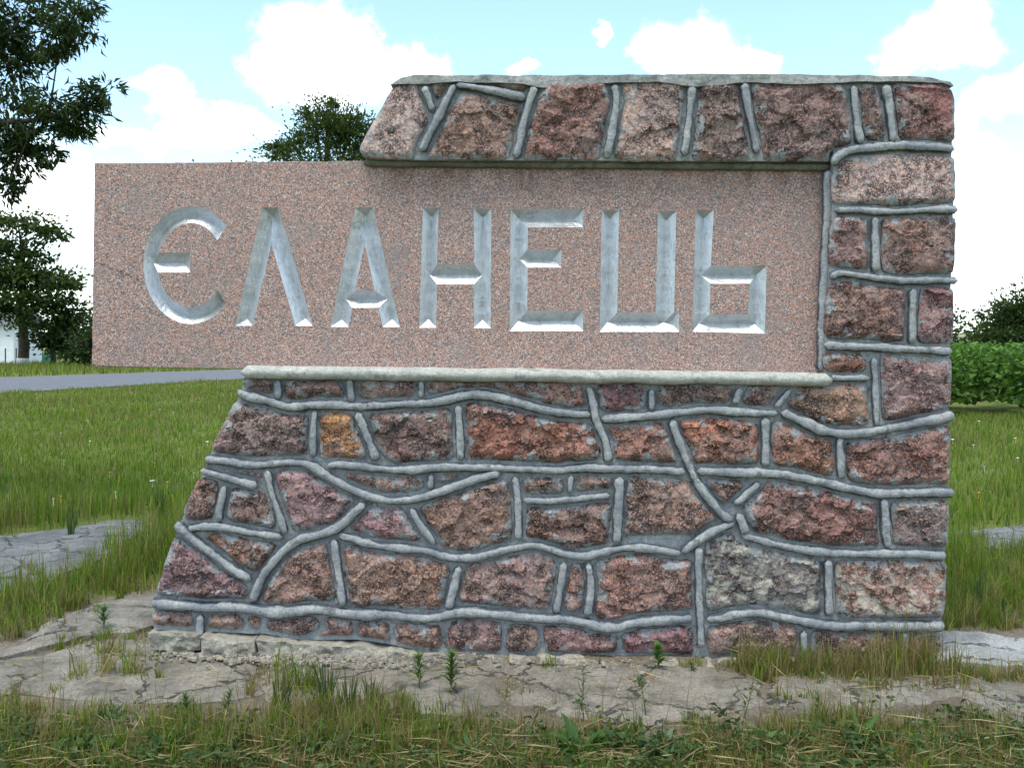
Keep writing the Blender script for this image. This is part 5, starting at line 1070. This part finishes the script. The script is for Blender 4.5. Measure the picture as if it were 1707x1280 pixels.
def leafy_weed(label, px, py, top, n, L, W, col, lean=(0,0), cat='weed', up=.35, name='leafy_weed'):
    g = G(px, py); h = height(px, py, top); r = empty(name, (g[0], g[1], 0), label, cat)
    tip = np.array([lean[0]*h, lean[1]*h, h*.94]); pts = [(0,0,-.02), tuple(tip*.5+np.array([.01,0,0])), tuple(tip)]
    stalk(r, pts, .0035, .0015, M['stem'])
    t_ = np.linspace(.12, 1, n)**.8; a = np.arange(n)*2.4+rng.uniform(0, 6); p_ = [tip*k for k in t_]
    dv = [(math.cos(x), math.sin(x), up+.5*k+rng.uniform(-.2, .2)) for x, k in zip(a, t_)]
    lance('foliage', r, p_, dv, [L*(1.15-.5*k)*rng.uniform(.8, 1.2) for k in t_], [W*rng.uniform(.8, 1.2) for _ in t_], col); return r
GR1, GR2, GR3 = (.065,.135,.022), (.045,.100,.020), (.10,.145,.045)
leafy_weed('slender leafy weed left of its bushier neighbour, before the middle of the wall', 698, 1150, 1088, 34, .055, .012, GR1)
leafy_weed('bushy bright green weed standing on the concrete before the wall\'s middle', 750, 1156, 1084, 52, .060, .014, GR1, (.05,0))
leafy_weed('short broad-leaved weed on the pale footing strip under the wall', 1097, 1116, 1074, 20, .060, .026, (.06,.15,.02))
leafy_weed('light green weed on the concrete slab left of the wall', 172, 1050, 1012, 26, .075, .016, (.06,.14,.035))
leafy_weed('tiny dark weed in a crack of the concrete right of centre', 1364, 1186, 1160, 14, .035, .016, GR2)
leafy_weed('feathery dark weed at the grass edge below the wall\'s left end', 372, 1192, 1150, 34, .045, .008, GR2, (.3,0))
leafy_weed('feathery weed leaning over the concrete, second from the wall\'s left end', 312, 1196, 1158, 30, .045, .010, GR2, (-.1,0))
leafy_weed('dark wiry weed standing in the asphalt edge right of the pier', 1672, 1035, 1000, 22, .07, .012, GR2)
for lab, px, py, n_, L_, W_, c_ in (('large rosette of jagged green leaves at the bottom centre', 965, 1262, 30, .17, .040, (.050,.115,.022)), ('grey-green woolly rosette right of the jagged one', 1105, 1262, 18, .12, .034, (.10,.145,.085)), ('flat rosette of dark leaves under the picture\'s middle left', 800, 1268, 16, .10, .030, (.055,.10,.03)), ('leafy green rosette before the dry grass at lower right', 1440, 1240, 26, .15, .028, (.05,.12,.022))):
    g = G(px, py); r = empty('leaf_rosette', (g[0], g[1], 0), lab, 'weed'); a = rng.uniform(0, 2*PI, n_)
    lance('foliage', r, [(math.cos(x)*.015, math.sin(x)*.015, .0) for x in a], [(math.cos(x), math.sin(x), rng.uniform(.15, 1.3)) for x in a], L_*rng.uniform(.55, 1.15, n_), W_*rng.uniform(.7, 1.2, n_), c_)
    stalk(r, [(0,0,-.03), (0,0,.02), (.003,0,.045)], .008, .004, M['stem'], 'crown')
def tuft(label, px, py, top, n, col, lean=0.0, dry=False, cat='grass tuft', name='grass_tuft', spread=.35):
    g = G(px, py); h = height(px, py, top); r = empty(name, (g[0], g[1], 0), label, cat)
    for _ in range(n):
        a = rng.uniform(0, 2*PI); hh_ = h*rng.uniform(.45, 1.05); s = rng.uniform(.03, spread); b = np.array([math.cos(a)*.03*rng.uniform(), math.sin(a)*.02, -.02]); tip = b+np.array([math.cos(a)*s*hh_+lean*hh_, math.sin(a)*s*hh_*.6, hh_])
        m_ = (b+tip)/2-np.array([math.cos(a)*s*hh_*.18, 0, -hh_*.08]); pts = resample(smooth_line([b, m_, tip], 2), hh_/6)
        sd_ = np.array([-math.sin(a), math.cos(a), 0]) if rng.uniform() < .5 else np.array([1, 0, 0]); w_ = (.0035 if not dry else .0022)*rng.uniform(.7, 1.3); k = len(pts)
        wv = w_*np.sqrt(np.clip(1-np.linspace(0, 1, k)**2, .02, 1))
        V = np.concatenate([pts-sd_*wv[:,None], pts+sd_*wv[:,None]])
        c_ = np.array(col)*rng.uniform(.7, 1.3)
        mesh('blade', V, [[j, j+1, k+j+1, k+j] for j in range(k-1)], M['grass'], r, False, None, {'Col': np.tile(c_, (2*k, 1))})
    return r
tuft('tall green grass tuft standing up before the wall, left of centre', 545, 1176, 1088, 30, (.055,.10,.03), .02)
tuft('broad green grass tuft right of the tallest one, leaning left', 580, 1190, 1105, 26, (.07,.115,.03), -.1)
tuft('loose tall grass tuft just left of the tallest green one', 470, 1178, 1110, 18, (.075,.10,.035), .05)
tuft('fine yellow-green grass tuft between the tall tuft and the leafy weeds', 618, 1186, 1112, 20, (.10,.11,.04), .0)
tuft('leaning dry straw tuft on the concrete left of the wall', 166, 1128, 1030, 12, (.36,.28,.13), .62, True, 'dry grass')
tuft('dry straw tuft under the wall\'s lower left corner, leaning right', 285, 1086, 1008, 10, (.36,.28,.14), .55, True, 'dry grass')
tuft('brown seeding grass tuft before the wall\'s lower right corner', 1518, 1120, 1034, 30, (.28,.19,.09), .0, True, 'dry grass')
tuft('thin dry grass tuft under the wall, right part', 1360, 1122, 1060, 16, (.26,.20,.09), .05, True, 'dry grass')
tuft('upright green grass tuft by the asphalt patch in the left meadow', 118, 893, 830, 26, (.06,.11,.035), .0)
tuft('dark green grass tuft at the wall\'s left slope, behind', 268, 868, 790, 30, (.05,.105,.03), .0)
tuft('thick green grass tuft close behind the pier\'s foot on the right', 1635, 1015, 940, 30, (.05,.10,.03), .05)
def wiry(label, px, py, top, n, petal=None, lean=0.0, cat='weed', name='wiry_weed', stemmat=None, leaves=True):
    g = G(px, py); h = height(px, py, top); r = empty(name, (g[0], g[1], 0), label, cat); sm = stemmat or M['stem']
    main = np.array([lean*h, 0, h]); stalk(r, [(0,0,-.02), tuple(main*.55+np.array([.012,0,0])), tuple(main)], .003, .0012, sm); tips = [main]
    for k in range(n):
        t_ = rng.uniform(.25, .85); a = rng.uniform(0, 2*PI); b = main*t_; e = b+np.array([math.cos(a)*.5, math.sin(a)*.35, .6])*h*(1-t_)*rng.uniform(.6, 1.1)
        stalk(r, [b, (b+e)/2+np.array([0,0,-.01]), e], .0018, .0008, sm, 'side_stem'); tips.append(e)
    if leaves:
        m = 9; t_ = rng.uniform(.05, .8, m); a = rng.uniform(0, 2*PI, m)
        lance('foliage', r, [main*k for k in t_], [(math.cos(x), math.sin(x), .4) for x in a], [.045]*m, [.012]*m, GR2)
    if petal:
        for e in tips:
            q = 9; a = np.linspace(0, 2*PI, q, endpoint=False); R_ = .006
            V = [tuple(e+np.array([0,0,.002]))]+[tuple(e+np.array([math.cos(x)*R_*(1 if j % 2 else .72), -abs(math.sin(x))*.003, math.sin(x)*R_*(1 if j % 2 else .72)])) for j, x in enumerate(a)]
            mesh('flower', V, [[0, 1+j, 1+(j+1) % q] for j in range(q)], M[petal], r)
    return r
wiry('wiry dark weed in front of the pale footing, right of centre', 968, 1184, 1104, 5, None, .03)
wiry('branching weed with tiny orange flowers standing on the middle concrete', 1078, 1192, 1100, 5, 'petal_o', -.25)
wiry('orange-flowered weed left of the dry fringe, under the wall', 1152, 1120, 1100, 3, 'petal_o', .05)
wiry('lilac-flowered weed before the wall\'s lower right end', 1502, 1112, 1080, 2, 'petal_b', .03)
wiry('thin bare weed on the concrete between the dry fringe and bottom grass', 1238, 1196, 1110, 5, None, .25)
wiry('tall dry dead stalk in the left meadow by the wall\'s slope', 262, 778, 655, 4, None, .02, 'dead stalk', 'dead_stalk', M['straw'], False)
wiry('second dry stalk, shorter, leaning beside the tall dead one', 254, 780, 700, 3, None, .10, 'dead stalk', 'dead_stalk', M['straw'], False)
wiry('thin pale stalk before the crop in the right meadow', 1634, 735, 668, 2, None, .0, 'dead stalk', 'dead_stalk', M['straw'], False)
# white yarrow heads and yellow dots scattered through the meadow
def heads(name, label, n, r0, r1, mat, spots=None):
    V, Fc = [], []
    for k in range(n):
        dd_ = 8.5+30*rng.uniform()**1.3; x = rng.uniform(-1, 1)*(dd_*.56+.6)
        if abs(x-.2) < 2.4 and dd_ < 6: continue
        z = rng.uniform(.20, .34); R_ = rng.uniform(r0, r1); y = dd_-DIST; b = len(V); q = 7
        V.append((x, y, z+R_*.25))
        for j in range(q): a_ = j*2*PI/q; rr_ = R_*rng.uniform(.7, 1.15); V.append((x+math.cos(a_)*rr_, y+math.sin(a_)*rr_, z+rng.uniform(-.1, .1)*R_))
        Fc += [[b, b+1+j, b+1+(j+1) % q] for j in range(q)]
        s = len(V); z0_ = z-.06; V += [(x-.002, y, z0_), (x+.002, y, z0_), (x+.0015, y, z), (x-.0015, y, z)]; Fc.append([s, s+1, s+2, s+3])
    return tag(mesh(name, V, Fc, M[mat]), label, kind='stuff')
heads('white_wildflowers', 'white flower heads dotted through the meadow', 150, .008, .030, 'petal_w')
heads('yellow_wildflowers', 'small yellow flowers dotted through the meadow', 130, .008, .018, 'petal_y')
